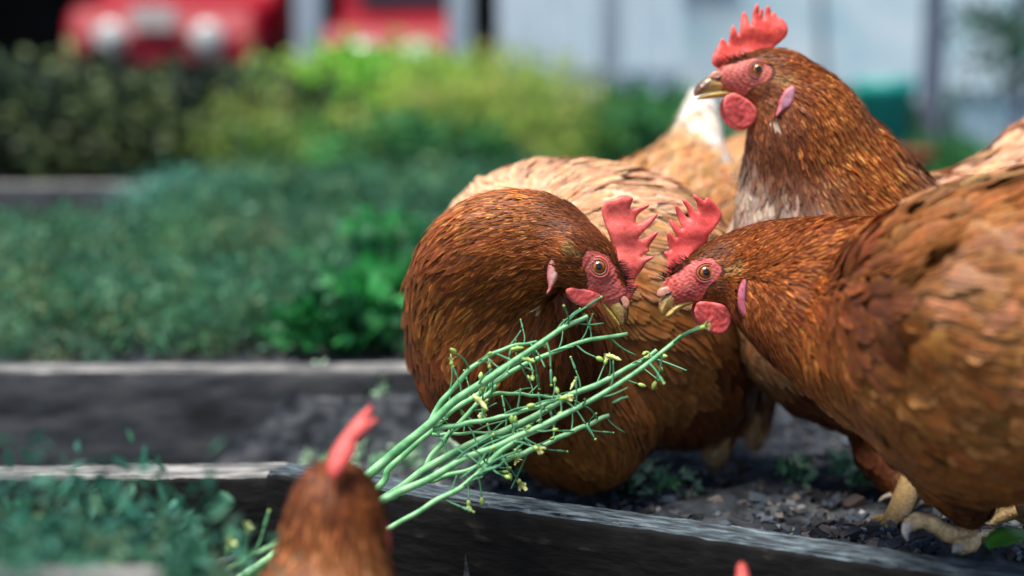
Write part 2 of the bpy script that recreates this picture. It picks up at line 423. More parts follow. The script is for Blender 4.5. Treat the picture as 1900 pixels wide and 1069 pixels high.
# palettes: (vane colour, edge colour)
PAL = dict(
  crown=(lin('#4c2812'), lin('#8f5226')), neck=(lin('#653010'), lin('#bf7838')), neckd=(lin('#5a2c12'), lin('#ae6a32')),
  hack=(lin('#743c16'), lin('#cf9150')), chest=(lin('#582c12'), lin('#96592a')), dark=(lin('#4c2812'), lin('#774820')),  # chest and dark: own brown, deepened to carry shade of the underparts
  cream=(lin('#cf9c78'), lin('#ecccb2')), tan=(lin('#a97a4e'), lin('#d8b690')), white=(lin('#e8dccb'), lin('#f5eee4')),
  lace=(lin('#6b3c22'), lin('#c79a70')), whitelace=(lin('#cdb29c'), lin('#9a7a66')), gold=(lin('#84552a'), lin('#b58654')),
  tuft=(lin('#9a7a4a'), lin('#b89a6a')), fluff=(lin('#c09870'), lin('#dcc0a0')), purple=(lin('#55301f'), lin('#8f5a34')),
  amber=(lin('#784a20'), lin('#a0703e')))
def warm(c):
    m = c.max(); sat = 1-c.min()/max(m,1e-6); k = np.clip((sat-.45)*2.2, 0, 1)*.58
    return np.clip(c*np.array([1+.28*k, 1-.02*k, 1-.45*k]), 0, .95)
PAL = {k: (warm(a), warm(b)) for k, (a, b) in PAL.items()}
HEADF = [  # f, u (mm from the eye, nose along +f), flow (f,u), length, width, palette
  (20,14,-1,.1,5,1.7,'crown'),(8,20,-1,.2,5.5,1.8,'crown'),(-8,24,-1,-.05,6,2.2,'crown'),(-24,22,-1,-.25,8,2.8,'neck'),
  (-18,10,-1,.1,6,2.0,'crown'),(-24,-6,-1,.25,6,2.0,'crown'),(-30,-12,-1,.1,7,2.4,'neck'),(-36,0,-1,-.15,9,3,'neck'),
  (-8,-16,-1,-.35,5,1.6,'crown'),(6,-25,-1,-.3,5,1.6,'crown'),(-18,-24,-.9,-.5,6,1.9,'neck'),(-22,-38,-.7,-.8,9,3,'neckd'),
  (-42,-20,-.9,-.4,10,3.2,'neck'),(0,-34,-.8,-.6,7,2.4,'neckd')]
FACE = [(44,-4),(39,5),(24,7),(18,9.5),(11,12),(0,12.8),(-10,9.5),(-16,3.5),(-15,-4),(-10,-9),(-2,-11),(3,-15),(9,-21),(20,-24),(33,-20)]
def head_px(h, f, u):
    s = 1/(K*1000*h['d']); a = R(h['phi']); fx, fy = math.cos(a), math.sin(a); ux, uy = math.sin(a), -math.cos(a)
    return (h['eye'][0]+h['side']*(f*fx+u*ux)*s, h['eye'][1]+(f*fy+u*uy)*s)
def head_dir(h, f, u):
    a = R(h['phi']); return np.array([h['side']*(f*math.cos(a)+u*math.sin(a)), -(f*math.sin(a)-u*math.cos(a)), 0.])
def head_sdf(sd, h):
    A = np.stack([head_dir(h,1,0), head_dir(h,0,1), np.array([0,0,1.])])
    def P(f,u): return cp(*head_px(h,f,u), h['d'])
    sd.ellm(P(-9,-2), A, (.026,.0225,.0175), .008)
    sd.ellm(P(10,-4), A, (.026,.0165,.0125), .008)
    sd.ellm(P(-9,-17), A, (.0215,.0145,.0115), .010)
    sd.ellm(P(23,-7), A, (.016,.0105,.0078), .006)
    for sg in (-1, 1): sd.ellm(P(-24,-6)+[0,0,sg*.0135], A, (.0085,.0060,.0050), .004)
    sd.ellm(P(-26,-8), A, (.022,.024,.019), .012)
def make_leg(hip, foot, root, toe_dir, col=lin('#94794f'), curl=0.0, th=1.0):
    """hip and foot in world metres; toe_dir: heading angle of the middle toe"""
    hip = np.array(hip); foot = np.array(foot); mb = MB()
    P = np.array([hip, hip*.5+foot*.5+[0,0,.004], foot+[0,0,.012], foot+[0,0,.006]]); P = spline(P, 12)
    mb.add(*tube(P, np.linspace(.0085,.0068,12)*th, 10), c=col)
    for off, ln in ((-.5,.045),(0,.058),(.55,.045),(math.pi,.026)):
        a = toe_dir+off; dv = np.array([math.cos(a), math.sin(a), 0])
        q = [foot+[0,0,.007], foot+dv*ln*.3+[0,0,.012+curl*.4], foot+dv*ln*.7+[0,0,.010+curl], foot+dv*ln+[0,0,.005]]
        mb.add(*tube(spline(q, 10), np.interp(np.linspace(0,1,10), [0,.25,.5,.75,1], [.0065,.0052,.0056,.0048,.0042]), 8), c=col*1.1)
        cl = [foot+dv*ln+[0,0,.006], foot+dv*(ln+.008)+[0,0,.004], foot+dv*(ln+.013)+[0,0,.0005]]
        mb.add(*tube(spline(cl, 6), np.linspace(.0034,.0006,6), 6), c=lin('#a59886'))
    return mb.build('leg', M_LEG, root, cols=True)
def redcol(base, edge, seed):
    r = np.random.default_rng(seed); ph = r.uniform(0,6,6)
    def f(px, dd):
        n = .5+.5*np.sin(px[:,0]*.11+ph[0]+2*np.sin(px[:,1]*.07+ph[1]))*np.sin(px[:,1]*.13+ph[2])
        e = np.exp(-dd/.0012)[:,None]
        c = base[None,:]*(.80+.32*n[:,None]+r.normal(0,.05,(len(px),1))); return c*(1-e*.5)+edge[None,:]*e*.5
    return f
def hen(label, group, origin, sd, head, ctrl, legs, poly, lift=.16, vox=.0032, dens=.40, band=None, mask=None, fine=True):
    """head: dict(eye, d, phi, side) in photograph px; ctrl: flow and colour samples; poly: traced soft parts"""
    root = empty('hen', origin); tag(root, label, 'hen', group)
    if head: head_sdf(sd, head)
    V, Q = surface_nets(sd, vox)
    # body skin mesh with finer faces on the head
    hc = cp(*head_px(head, 5, -5), head['d']) if head else None
    facepoly = [head_px(head, *p) for p in FACE] if head else None
    bm = bmesh.new(); vs = [bm.verts.new(v) for v in V]
    for q in Q:
        try: bm.faces.new([vs[i] for i in q])
        except ValueError: pass
    if head and fine:
        for k in range(2):
            bm.verts.ensure_lookup_table()
            C = np.array([f.calc_center_median()[:] for f in bm.faces]); near = np.linalg.norm(C-hc, axis=1) < .042
            fs = [f for f, m in zip(bm.faces, near) if m]; es = list({e for f in fs for e in f.edges})
            bmesh.ops.subdivide_edges(bm, edges=es, cuts=1, use_grid_fill=True)
    bm.verts.index_update(); Vb = np.array([v.co[:] for v in bm.verts]); Vb = sd.project(Vb, 2)
    Fb = [[v.index for v in f.verts] for f in bm.faces]; bm.free()
    px = 950+Vb[:,0]/(K*Vb[:,2]); py = 534.5-Vb[:,1]/(K*Vb[:,2])
    CP = np.array([cp(*c[0]) for c in ctrl]); CD = np.array([np.array([c[1][0], -c[1][1], c[1][2]]) for c in ctrl])
    CL = np.array([c[2] for c in ctrl])*1e-3; CW = np.array([c[3] for c in ctrl])*1e-3
    CC = np.array([PAL[c[4]][0] for c in ctrl]); CE = np.array([PAL[c[4]][1] for c in ctrl])
    CR = np.array([c[5] if len(c) > 5 else .7 for c in ctrl])
    if head:
        ex = [(cp(*head_px(head, f, u), head['d']+sg*.014), head_dir(head, df, du), L, w, p) for f,u,df,du,L,w,p in HEADF for sg in (-1,1)]
        CP = np.vstack([CP, [e[0] for e in ex]]); CD = np.vstack([CD, [e[1] for e in ex]])
        CL = np.r_[CL, [e[2]*1e-3 for e in ex]]; CW = np.r_[CW, [e[3]*1e-3 for e in ex]]
        CC = np.vstack([CC, [PAL[e[4]][0] for e in ex]]); CE = np.vstack([CE, [PAL[e[4]][1] for e in ex]]); CR = np.r_[CR, [.15]*len(ex)]
    CD = CD/np.linalg.norm(CD, axis=1, keepdims=True)
    isH = np.r_[np.zeros(len(ctrl)), np.ones(len(CP)-len(ctrl))].astype(bool)
    fall = np.where(isH, .010, .03)
    def weights(p, power=2.2):
        d2 = ((p[:,None,:]-CP[None])**2).sum(-1); w = 1/(d2/fall[None]**2+.15)**power; w *= np.where(isH, .3, 1)[None]
        return w/w.sum(1, keepdims=True)
    hole = [poly[k] for k in ('earlobe',) if k in poly]
    def bare(p):
        p = p + np.c_[rng.normal(0,.0013,(len(p),2)), np.zeros(len(p))]
        x = 950+p[:,0]/(K*p[:,2]); y = 534.5-p[:,1]/(K*p[:,2]); m = np.zeros(len(p), bool)
        if head:
            nr = np.linalg.norm(p-hc, axis=1) < .055
            m |= in_poly(x, y, facepoly) & nr
            bk = [head_px(head, *q) for q in ((32,20),(36,4),(30,-30),(70,-40),(70,20))]; m |= in_poly(x, y, bk) & nr
            for hp in hole:
                c = np.mean(hp, 0); m |= in_poly(x, y, c+(np.array(hp)-c)*.9) & nr
        return m
    if head:
        m = (in_poly(px, py, facepoly) | in_poly(px, py, [head_px(head, *q) for q in ((26,12),(36,8),(30,-30),(70,-40),(70,20))])) & (np.linalg.norm(Vb-hc, axis=1) < .055)
    else: m = np.zeros(len(Vb), bool)
    ptd = CR < .45; CL = np.where(ptd, CL*1.4, CL*1.08); CW = np.where(ptd, CW*.74, CW)
    w = weights(Vb); cols = w @ CC*.6
    red = poly.get('skin', lin('#c8423c'))
    if m.any():
        fpx = np.c_[px[m], py[m]]; e = np.array(head['eye']); rr = np.hypot(*(fpx-e).T)*K*head['d']*1000
        qm = Vb[m]*1000
        wr = .5+.22*np.sin(rr*1.1+1.5*np.sin(qm[:,1]*.35))+.16*np.sin(qm[:,0]*1.3+2*np.sin(qm[:,1]*.9))+.16*np.sin(qm[:,1]*1.9+2*np.sin(qm[:,0]*.7+1))+rng.normal(0,.10,m.sum())
        pk = (.5+.5*np.sin(qm[:,0]*.31+1.3*np.sin(qm[:,1]*.27)))[:,None]
        cols[m] = (red[None]*(1-.45*pk)+lin('#d0706a')[None]*.45*pk)*(.75+.5*wr[:,None])
        cols[m] = np.where((rr < 8.5)[:,None], cols[m]*.65+lin('#c08a7a')[None]*.35, cols[m])
        g = sd.normal(Vb[m]); Vb[m] += g*((wr-.5)*.0008)[:,None]
    body = mesh_np('body', c2w(Vb), Fb, M_SKIN, cols=cols, root=root)
    # plumage
    def spacing(p):
        w = weights(p); return np.maximum(.00105, np.sqrt((w@CL)*(w@CW))*dens*np.clip(.8+.3*(w@CR), .8, 1))
    mf = (lambda p: ~bare(p)) if mask is None else (lambda p: ~bare(p) & mask(p))
    P = scatter(V, Q, spacing, mf); P = sd.project(P, 2)
    keep = mf(P); P = P[keep]
    w = weights(P + rng.normal(0, .004, P.shape)*np.minimum(1, (weights(P)@CL)/.02)[:,None])
    D = w@CD; L = w@CL; Wd = w@CW; L = L*rng.uniform(.8,1.25,len(P)); Wd = Wd*rng.uniform(.85,1.15,len(P))
    w4 = weights(P + rng.normal(0, .005, P.shape), 4.5)
    cc_, ce_ = w4@CC, w4@CE
    if head:
        x = 950+P[:,0]/(K*P[:,2]); y = 534.5-P[:,1]/(K*P[:,2]); nr_ = np.linalg.norm(P-hc, axis=1) < .06
        tp = [head_px(head, -24.5+8.6*math.cos(q)+1.2*math.cos(2*q), -6+6.3*math.sin(q)) for q in np.linspace(0,2*math.pi,20)[:-1]]
        tm = in_poly(x, y, tp) & nr_; cc_[tm] = poly.get('tuft', lin('#93693a')); ce_[tm] = poly.get('tuft', lin('#93693a'))*1.5; L[tm] *= .6; Wd[tm] *= .7
        if 'earlobe' in poly:
            E = np.array(poly['earlobe']); lowp = E[E[:,1].argmax()]; dd = np.hypot(x-lowp[0]-head['side']*-6, (y-lowp[1]-4)*1.2)
            wm = nr_ & (rng.random(len(P)) < np.clip(1.0-dd/14, 0, .6)); cc_[wm] = lin('#c9b090'); ce_[wm] = lin('#e0cfb8'); L[wm] *= .75
    feathers('plumage', sd, P, D, L, Wd, cc_, ce_, w@CR, lift*(1-.45*(w@CR)), root)
    if head:      # dark bristles of the brow, lying over the foot of the comb
        mb = MB(); r_ = np.random.default_rng(5)
        for k in range(70):
            f0, u0 = r_.uniform(8, 34), 0; u0 = np.interp(f0, [8,20,34], [14.5, 11, 6.5])+r_.normal(0,1.2)
            L0 = r_.uniform(4, 9); an = R(r_.uniform(35, 75)); f1, u1 = f0+L0*math.cos(an), u0+L0*math.sin(an)
            a_ = head_px(head, f0, u0); b_ = head_px(head, f1, u1); sg = -1 if k % 3 else 1
            off_ = .0085 if f0 > 20 else .0115
            p0, p1 = cp(a_[0], a_[1], head['d']+sg*(off_-.002)), cp(b_[0], b_[1], head['d']+sg*.0055); pm = (p0+p1)/2+[0,0,sg*.002]
            mb.add(*tube(c2w(spline([p0,pm,p1],6)), np.linspace(.00035,.00012,6), 4), c=lin('#2a150c'))
        mb.build('brow_bristles', M_FEATHER, root, cols=True)
    # soft parts and beak
    cd = lambda k: redcol(poly.get('combcol', lin('#d84848')), lin('#f07870'), k)
    if 'comb' in poly:
        d = head['d']
        inflate('comb', poly['comb'], d, .0022, .0045, M_COMB, cd(1), root, bend=(lambda v: .0012*np.sin(v[:,0]*190)+.0012*np.sin(v[:,1]*230)))
    if head and 'wattle' in poly:
        for lt in (-1, 1):
            inflate('wattle', poly['wattle'], head['d'], .0017, .0028, M_COMB, redcol(lin('#ea5a56'), lin('#f28a80'), 3), root, lat=lt*.0105, rough=.22,
                    bend=(lambda v, s=lt: s*(.0026*np.sin((v[:,1]-v[:,1].mean())*70)+.0009*np.sin(v[:,0]*420+v[:,1]*160))))
    if head and 'earlobe' in poly:
        c = np.mean(poly['earlobe'], 0); dn = sd.near_depth(c[0], c[1], head['d']-.09, head['d']); off = head['d']-dn
        for lt in (-1, 1):
            def ec(px, dd): 
                e = np.clip(dd/.0035, 0, 1)[:,None]; return lin('#cf5f66')[None]*(1-e)+poly.get('lobe', lin('#d9a0a2'))[None]*e
            inflate('earlobe', poly['earlobe'], head['d'], .0030, .0035, M_COMB, ec, root, lat=lt*(off+.0022))
    if head:
        z = lambda pts: [head_px(head, (580-x)*.1153, (553-y)*.1153) for x, y in pts]
        up = poly.get('upper') or z([(86,752),(86,705),(106,662),(148,620),(205,583),(250,590),(330,620),(420,660),(490,716),(440,716),(380,700),(290,700),(210,712),(140,738)])
        lo = poly.get('lower') or z([(98,778),(130,748),(200,716),(280,704),(380,704),(460,722),(420,740),(340,752),(260,762),(170,772)])
        o = np.array(head['eye'])
        def loc(px):
            s = K*1000*head['d']; q = (px-o[None])*s; a = R(head['phi']); q[:,0] *= head['side']
            return q[:,0]*math.cos(a)+q[:,1]*math.sin(a), q[:,0]*math.sin(a)-q[:,1]*math.cos(a)
        def bc(px, dd):
            f, u = loc(px); yel = lin('#d8b066'); drk = lin('#6b4a3c'); pk = lin('#cf8d6c')
            t = np.clip((f-34)/16, 0, 1); r = np.clip((u+ .45*f-2.5)/5, 0, 1); n = .5+.5*np.sin(f*1.3+np.sin(u*1.7)*2)
            t = np.clip(t*1.1*(.55+.6*n)*(.35+r), 0, 1)[:,None]; b = np.clip((30-f)/12, 0, 1)[:,None]
            c = yel[None]*(1-t)+drk[None]*t; return c*(1-.5*b)+pk[None]*.5*b
        inflate('upper_beak', up, head['d'], .0072, .0075, M_BEAK, bc, root, step=.0008)
        inflate('lower_beak', lo, head['d'], .0060, .0050, M_BEAK, lambda px, dd: np.tile(lin('#dcb862'), (len(px),1)), root, step=.0008)
        for lt in (-1, 1):
            nz = z([(205,612),(215,570),(250,548),(300,552),(325,580),(300,612),(255,628)])
            inflate('cere', nz, head['d'], .0018, .003, M_BEAK, lambda px, dd: np.tile(lin('#d08f78'), (len(px),1)), root, step=.0008, lat=lt*.0060)
            sl_ = z([(250,614),(262,600),(300,592),(318,598),(300,610),(270,620)])
            inflate('nostril', sl_, head['d'], .0014, .001, M_BEAK, lambda px, dd: np.tile(lin('#3a1c12'), (len(px),1)), root, step=.0006, lat=lt*.0072)
        # eyes
        ex_, ey_ = head['eye']; dn = sd.near_depth(ex_, ey_, head['d']-.05, head['d']); off = head['d']-dn
        for lt in (-1, 1):
            c = cp(ex_, ey_, head['d']); c[2] = head['d']+lt*(off-.0036)
            out = M_C2W @ np.array([0,.04,lt*1.0]); bmv = bmesh.new(); bmesh.ops.create_uvsphere(bmv, u_segments=32, v_segments=24, radius=.0068)
            me = bpy.data.meshes.new('eye'); bmv.to_mesh(me); bmv.free(); me.materials.append(M_EYE)
            for p in me.polygons: p.use_smooth = True
            e = bpy.data.objects.new('eye', me); link(e); e.parent = root
            e.rotation_euler = Vector(out).to_track_quat('Z','Y').to_euler(); e.location = Vector(c2w(c))-Vector(root.location)
            # eyelid ring, a little almond shaped along the head
            th = np.linspace(0, 2*math.pi, 37); A = head_dir(head,1,0); B = head_dir(head,0,1)
            ring = np.array([A*(math.cos(q)*.0068)+B*(math.sin(q)*.0059) for q in th]); cc = cp(ex_, ey_, head['d']); cc[2] = head['d']+lt*(off+.0006)
            rv, rf = tube(c2w(cc+ring), .0009, 8, cap=False)
            lid = mesh_np('eyelid', rv, rf, M_COMB, cols=np.tile(lin('#9c5f4c'), (len(rv),1)), root=root)
            lid.parent = e; lid.matrix_parent_inverse = Matrix.LocRotScale(e.location+root.location, e.rotation_euler, None).inverted()
            ring2 = np.array([A*(math.cos(q)*.0090)+B*(math.sin(q)*.0078) for q in th]); cc2 = cc.copy(); cc2[2] -= lt*.0004
            rv, rf = tube(c2w(cc2+ring2), .0009, 8, cap=False)
            l2 = mesh_np('eyelid', rv, rf, M_COMB, cols=np.tile(red*.95, (len(rv),1)), root=root)
            l2.parent = e; l2.matrix_parent_inverse = lid.matrix_parent_inverse
    for lg in legs: make_leg(lg[0], lg[1], root, lg[2], curl=lg[3] if len(lg) > 3 else 0., th=lg[4] if len(lg) > 4 else 1.)
    return root

def Z(ox, oy, s, pts): return [(ox+x/s, oy+y/s) for x, y in pts]
z1 = lambda pts: Z(980, 340, 3.5617, pts)
z2 = lambda pts: Z(1200, 340, 3.5617, pts)
z3 = lambda pts: Z(1260, 0, 4.1115, pts)
# ---- hen with its neck curled round, at the left
h1 = dict(eye=(1109,496), d=1.215, phi=47, side=1)
sd = Sdf()
sd.ell(1110,560,1.44, 285,250,.125, rot=-8, k=.03)
sd.ell(934,618,1.365, 174,228,.112, rot=8, k=.035)
sd.ell(985,600,1.325, 120,150,.060, rot=10, k=.05)
sd.ell(1085,780,1.39, 120,125,.075, rot=-12, k=.04)
sd.ell(1275,640,1.47, 135,185,.085, rot=0, k=.04)
sd.ell(1240,440,1.60, 165,150,.085, rot=-20, k=.03)
sd.ell(1005,478,1.47, 198,172,.09, rot=6, k=.03)
sd.ell(1215,475,1.365, 165,105,.035, rot=-26, k=.012)
sd.chain([(1335,740,1.50,60),(1330,800,1.50,34),(1324,850,1.50,12)], zs=.8, k=.02)
sd.chain([(1385,720,1.52,50),(1398,775,1.52,28),(1402,815,1.52,10)], zs=.8, k=.02)
sd.chain([(1262,380,1.62,105),(1285,290,1.66,54),(1297,225,1.69,31),(1300,190,1.70,18)], zs=1.0, k=.03)
sd.chain([(1070,480,1.215,52),(1010,455,1.235,88),(940,464,1.25,108),(893,500,1.272,116),(864,548,1.30,104)], zs=.62, k=.022)
C1 = [ # ((px,py,d),(dx,dy,dd), length, width, palette, roundness)
 ((1060,370,1.2),(-1,-.25,0),9,3,'crown',.1), ((1000,345,1.2),(-1,-.02,.1),12,4,'hack',.1), ((930,345,1.22),(-1,.12,.1),15,5,'hack',.15),
 ((1000,400,1.17),(-1,.02,0),11,3.6,'neck',.1), ((920,400,1.18),(-1,.15,.1),15,5,'neck',.15), ((840,380,1.22),(-1,.3,.1),20,7,'hack',.2),
 ((790,430,1.28),(-.8,.6,.2),22,9,'neckd',.3), ((1000,460,1.15),(-1,.12,0),12,3.4,'neck',.1), ((920,480,1.17),(-1,.3,0),16,5.5,'neckd',.2),
 ((840,480,1.22),(-.9,.5,.1),20,8,'neckd',.3), ((980,540,1.17),(-.9,.55,0),13,4,'neckd',.15), ((900,560,1.2),(-.8,.65,0),18,7,'neckd',.3),
 ((800,560,1.26),(-.6,.8,.1),24,9,'hack',.3), ((860,600,1.25),(-.6,.8,.1),24,9,'hack',.3), ((1000,600,1.2),(-.5,.85,0),15,5,'neckd',.2), ((930,620,1.24),(-.5,.85,0),22,8,'neckd',.3), ((900,690,1.27),(-.2,1,0),22,19,'dark',0.9),
 ((800,660,1.3),(-.1,1,0),24,18,'chest',0.9), ((860,740,1.28),(.1,1,.1),24,19,'dark',0.9), ((980,720,1.27),(.1,1,.1),24,19,'dark',0.9),
 ((760,560,1.36),(-.1,1,.3),22,15,'chest',0.9), ((1050,660,1.3),(.4,.9,.1),24,19,'dark',0.9), ((1100,860,1.33),(.5,.7,0),30,18,'amber',0.9),
 ((1020,850,1.33),(.5,.8,0),30,18,'amber',0.9), ((1150,560,1.31),(.8,.6,.2),30,25,'gold',0.9), ((1150,720,1.32),(.6,.8,.1),32,25,'amber',0.9),
 ((1230,640,1.36),(.7,.6,.4),34,28,'gold',0.9), ((1330,640,1.4),(.5,.8,.5),34,25,'dark',0.9), ((1300,780,1.42),(.5,.8,.4),34,22,'dark',0.9),
 ((1380,720,1.48),(.3,.9,.4),36,22,'chest',0.9), ((1180,470,1.32),(.9,.35,.3),32,18,'tan',.8), ((1000,310,1.42),(.7,-.1,.6),24,12,'cream',.6),
 ((900,330,1.4),(-.3,-.3,1),18,8,'cream',.4), ((1100,310,1.4),(.9,.1,.5),30,14,'cream',.6), ((1180,340,1.38),(.9,.3,.5),32,15,'cream',.6),
 ((1250,420,1.4),(.8,.5,.5),34,16,'tan',.6), ((1150,290,1.6),(.8,-.1,.6),30,15,'tan',.8), ((1330,380,1.58),(.5,-.2,.8),34,16,'tan',.7),
 ((1250,330,1.55),(.5,-.6,.6),34,16,'tan',.7), ((1270,260,1.6),(.3,-1,.3),40,14,'fluff',.4), ((1330,280,1.63),(.1,-1,.3),38,14,'white',.4), ((1300,200,1.67),(.1,-1,.2),36,12,'white',.4),
 ((1230,860,1.4),(.6,.6,.3),32,22,'dark',0.9), ((1325,840,1.48),(0,1,0),30,10,'fluff',.3), ((1402,805,1.5),(0,1,0),30,10,'fluff',.3)]
poly1 = dict(
 comb=z1([(480,180),(500,135),(530,112),(580,100),(600,82),(655,80),(695,95),(690,122),(672,165),(690,172),(760,145),(800,138),(802,155),(722,205),(708,258),(730,264),(800,225),(852,195),(860,210),(812,272),(752,332),(728,362),(760,372),(852,313),(860,328),(812,400),(795,422),(802,440),(795,455),(750,475),(745,488),(828,478),(837,490),(772,530),(765,552),(740,590),(715,620),(700,655),(727,670),(722,695),(690,735),(684,770),(660,782),(625,765),(600,700),(560,620),(575,540),(560,440),(540,360),(510,280)]),
 wattle=z1([(238,715),(270,770),(330,810),(410,828),(450,805),(472,765),(480,735),(430,715),(330,690),(260,690)]),
 earlobe=z1([(160,470),(130,530),(118,620),(135,690),(115,722),(125,740),(150,710),(200,620),(218,540),(215,475),(190,452)]),
 upper=z1([(622,955),(655,915),(668,850),(664,780),(640,735),(600,700),(560,690),(520,690),(430,715),(470,750),(505,790),(545,835),(590,900)]),
 lower=z1([(604,950),(560,900),(525,860),(490,810),(462,765),(500,780),(545,833),(585,890),(612,935)]),
 combcol=lin('#f2665a'), skin=lin('#d86458'), lobe=lin('#e0aaa0'))
hen('brown hen curling her neck down to the green stalks, cream back behind', 'brown hens gathered at the timber edge', c2w(cp(1080,905,1.38)), sd, h1, C1,
    [(wp(1080,860,1.40), on_z(1080,905,-.02)*1.0+[0,.06,0], R(200)), (wp(1180,860,1.48), on_z(1180,880,-.02)+[0,.1,0], R(200))], poly1)

def big_foot(root):
    d = 1.135; mb = MB(); c1, c2, cl = lin('#f4cc98'), lin('#a98a5e'), lin('#c4bab0')
    mb.add(*tube(spline([wp(1797,960,d), wp(1795,980,d), wp(1788,1000,d)], 9), np.linspace(.0085,.0095,9), 12), c=c2)
    def toe(pts, r0, r1, claw, rc=.0042):
        P = spline([wp(*p) for p in pts], 22); k = np.linspace(0,1,22); rr = (r0+(r1-r0)*k)*(1+.10*np.sin(k*26))
        V, F = tube(P, rr, 14); sh = rng.uniform(.8,1.15,len(V))[:,None]; mb.add(V, F, c=c1*sh)
        mb.add(*tube(spline([wp(*p) for p in claw], 8), np.linspace(rc,.0008,8), 10), c=cl)
    toe([(1792,998,d),(1768,994,d-.01),(1745,982,d-.018),(1722,968,d-.024),(1700,966,d-.028),(1688,974,d-.03)], 0.0074, .0058, [(1686,974,d-.03),(1680,988,d-.031),(1684,1004,d-.031)], .0052)
    toe([(1800,1000,d),(1775,1002,d+.01),(1745,1000,d+.03),(1715,1000,d+.045)], .0078, .0055, [(1716,1000,d+.045),(1704,1002,d+.05),(1696,1006,d+.05)])
    toe([(1800,1000,d),(1800,1008,d-.012),(1780,1016,d-.024)], .0078, .006, [(1780,1016,d-.024),(1772,1020,d-.026),(1768,1026,d-.026)])
    toe([(1800,998,d),(1830,996,d+.02),(1850,994,d+.03)], .0070, .005, [(1850,994,d+.03),(1860,996,d+.032),(1866,999,d+.032)])
    mb.build('leg', M_LEG, root, cols=True)
# ---- big hen at the right reaching in
h2 = dict(eye=(1305,506), d=1.20, phi=20, side=-1)
sd = Sdf()
sd.ell(1840,630,1.06, 300,268,.105, rot=-35, k=.03)
sd.ell(2020,560,1.04, 260,235,.10, rot=10, k=.05)
sd.ell(1735,715,1.10, 125,175,.075, rot=38, k=.04)
sd.ell(1830,800,1.10, 125,100,.06, rot=0, k=.04)
sd.ell(1880,575,.985, 215,150,.032, rot=8, k=.012)
sd.chain([(1345,500,1.20,50),(1385,502,1.20,72),(1440,518,1.195,106),(1520,552,1.17,145),(1620,590,1.13,182)], zs=.62, k=.035)
sd.chain([(2100,490,1.05,150),(2240,370,1.05,110),(2340,250,1.05,65)], zs=.8, k=.05)
sd.chain([(1785,885,1.12,72),(1798,930,1.13,42),(1797,960,1.135,22)], zs=.9, k=.02)
C2 = [
 ((1390,430,1.2),(1,-.1,0),8,3,'neck',.1), ((1470,405,1.2),(1,-.05,0),12,4,'hack',.1), ((1560,398,1.18),(1,-.03,0),16,6,'hack',.2),
 ((1420,470,1.16),(1,.05,0),10,3.2,'neck',.1), ((1500,470,1.14),(1,.08,0),14,5,'neck',.15), ((1600,450,1.1),(1,0,0),20,8,'hack',.3),
 ((1430,560,1.15),(.8,.5,0),12,4,'neckd',.15), ((1500,560,1.12),(.9,.35,0),16,6,'neck',.2), ((1600,550,1.08),(.9,.25,0),22,10,'neckd',.4),
 ((1450,640,1.16),(.6,.8,0),13,5,'neckd',.2), ((1520,660,1.12),(.6,.75,0),20,9,'hack',.35), ((1600,660,1.07),(.75,.6,0),24,12,'hack',.5),
 ((1680,600,1.02),(.9,.3,0),23,22,'dark',0.95), ((1560,770,1.1),(.8,.6,0),18,18,'gold',0.95), ((1650,760,1.04),(.85,.5,0),20,20,'gold',0.95),
 ((1640,850,1.08),(.8,.6,0),20,19,'gold',0.95), ((1750,700,.97),(.95,.3,0),23,24,'gold',0.95), ((1760,820,1.0),(.95,.3,0),22,22,'gold',0.95),
 ((1860,740,.96),(1,.15,0),23,24,'gold',0.95), ((1870,880,1.02),(1,.2,0),23,20,'amber',0.95), ((1750,930,1.07),(.9,.4,0),23,19,'amber',0.95),
 ((1750,500,1.0),(.95,.1,0),25,24,'amber',0.95), ((1860,560,.95),(1,.1,0),28,28,'gold',0.95), ((1860,430,.99),(1,-.2,0),30,25,'amber',0.95),
 ((1700,400,1.1),(.95,-.2,0),24,11,'tan',.5), ((1800,350,1.06),(.9,-.35,0),32,14,'tan',.6), ((1900,310,1.05),(.9,-.4,0),36,16,'tan',.6),
 ((2100,500,.97),(1,-.2,0),33,28,'gold',0.95), ((2250,260,1.0),(.7,-.7,0),50,20,'tan',.6), ((1795,955,1.1),(.1,1,0),12,8,'dark',0.9), ((2100,700,1.0),(1,.1,0),28,25,'gold',0.95)]
poly2 = dict(
 comb=z2([(140,650),(128,590),(128,560),(137,500),(108,462),(125,446),(158,445),(140,400),(126,328),(142,316),(212,378),(160,290),(147,240),(168,236),(245,320),(205,230),(184,150),(198,138),(215,160),(292,255),(265,165),(232,118),(240,104),(268,115),(338,205),(335,140),(300,85),(312,70),(340,88),(380,120),(385,98),(405,93),(450,128),(490,178),(503,210),(480,255),(430,325),(405,350),(400,400),(350,430),(300,480),(260,560),(230,620),(190,660)]),
 wattle=z2([(305,830),(300,850),(320,910),(370,960),(420,990),(480,1003),(520,985),(550,920),(562,880),(545,840),(500,800),(400,780),(320,780)]),
 earlobe=z2([(600,620),(565,680),(552,760),(565,840),(600,890),(640,900),(665,870),(640,820),(660,740),(668,680),(650,620),(625,600)]),
 upper=z2([(105,880),(78,850),(75,795),(95,745),(125,700),(170,660),(240,680),(300,730),(385,765),(330,765),(270,762),(215,780),(160,810),(130,840)]),
 lower=z2([(125,895),(112,872),(150,826),(200,795),(260,772),(330,772),(300,800),(240,820),(190,860),(155,893)]),
 combcol=lin('#ee4e48'), skin=lin('#d0564c'), lobe=lin('#c2708c'))
hen('large golden brown hen reaching in from the right edge, beak above the stalk tips', 'brown hens gathered at the timber edge', c2w(cp(1797,1000,1.13)), sd, h2, C2,
    [(wp(1900,930,1.2), on_z(1905,975,.0), R(172))], poly2)
H2 = bpy.context.scene.objects['hen.001'] if 'hen.001' in bpy.context.scene.objects else None
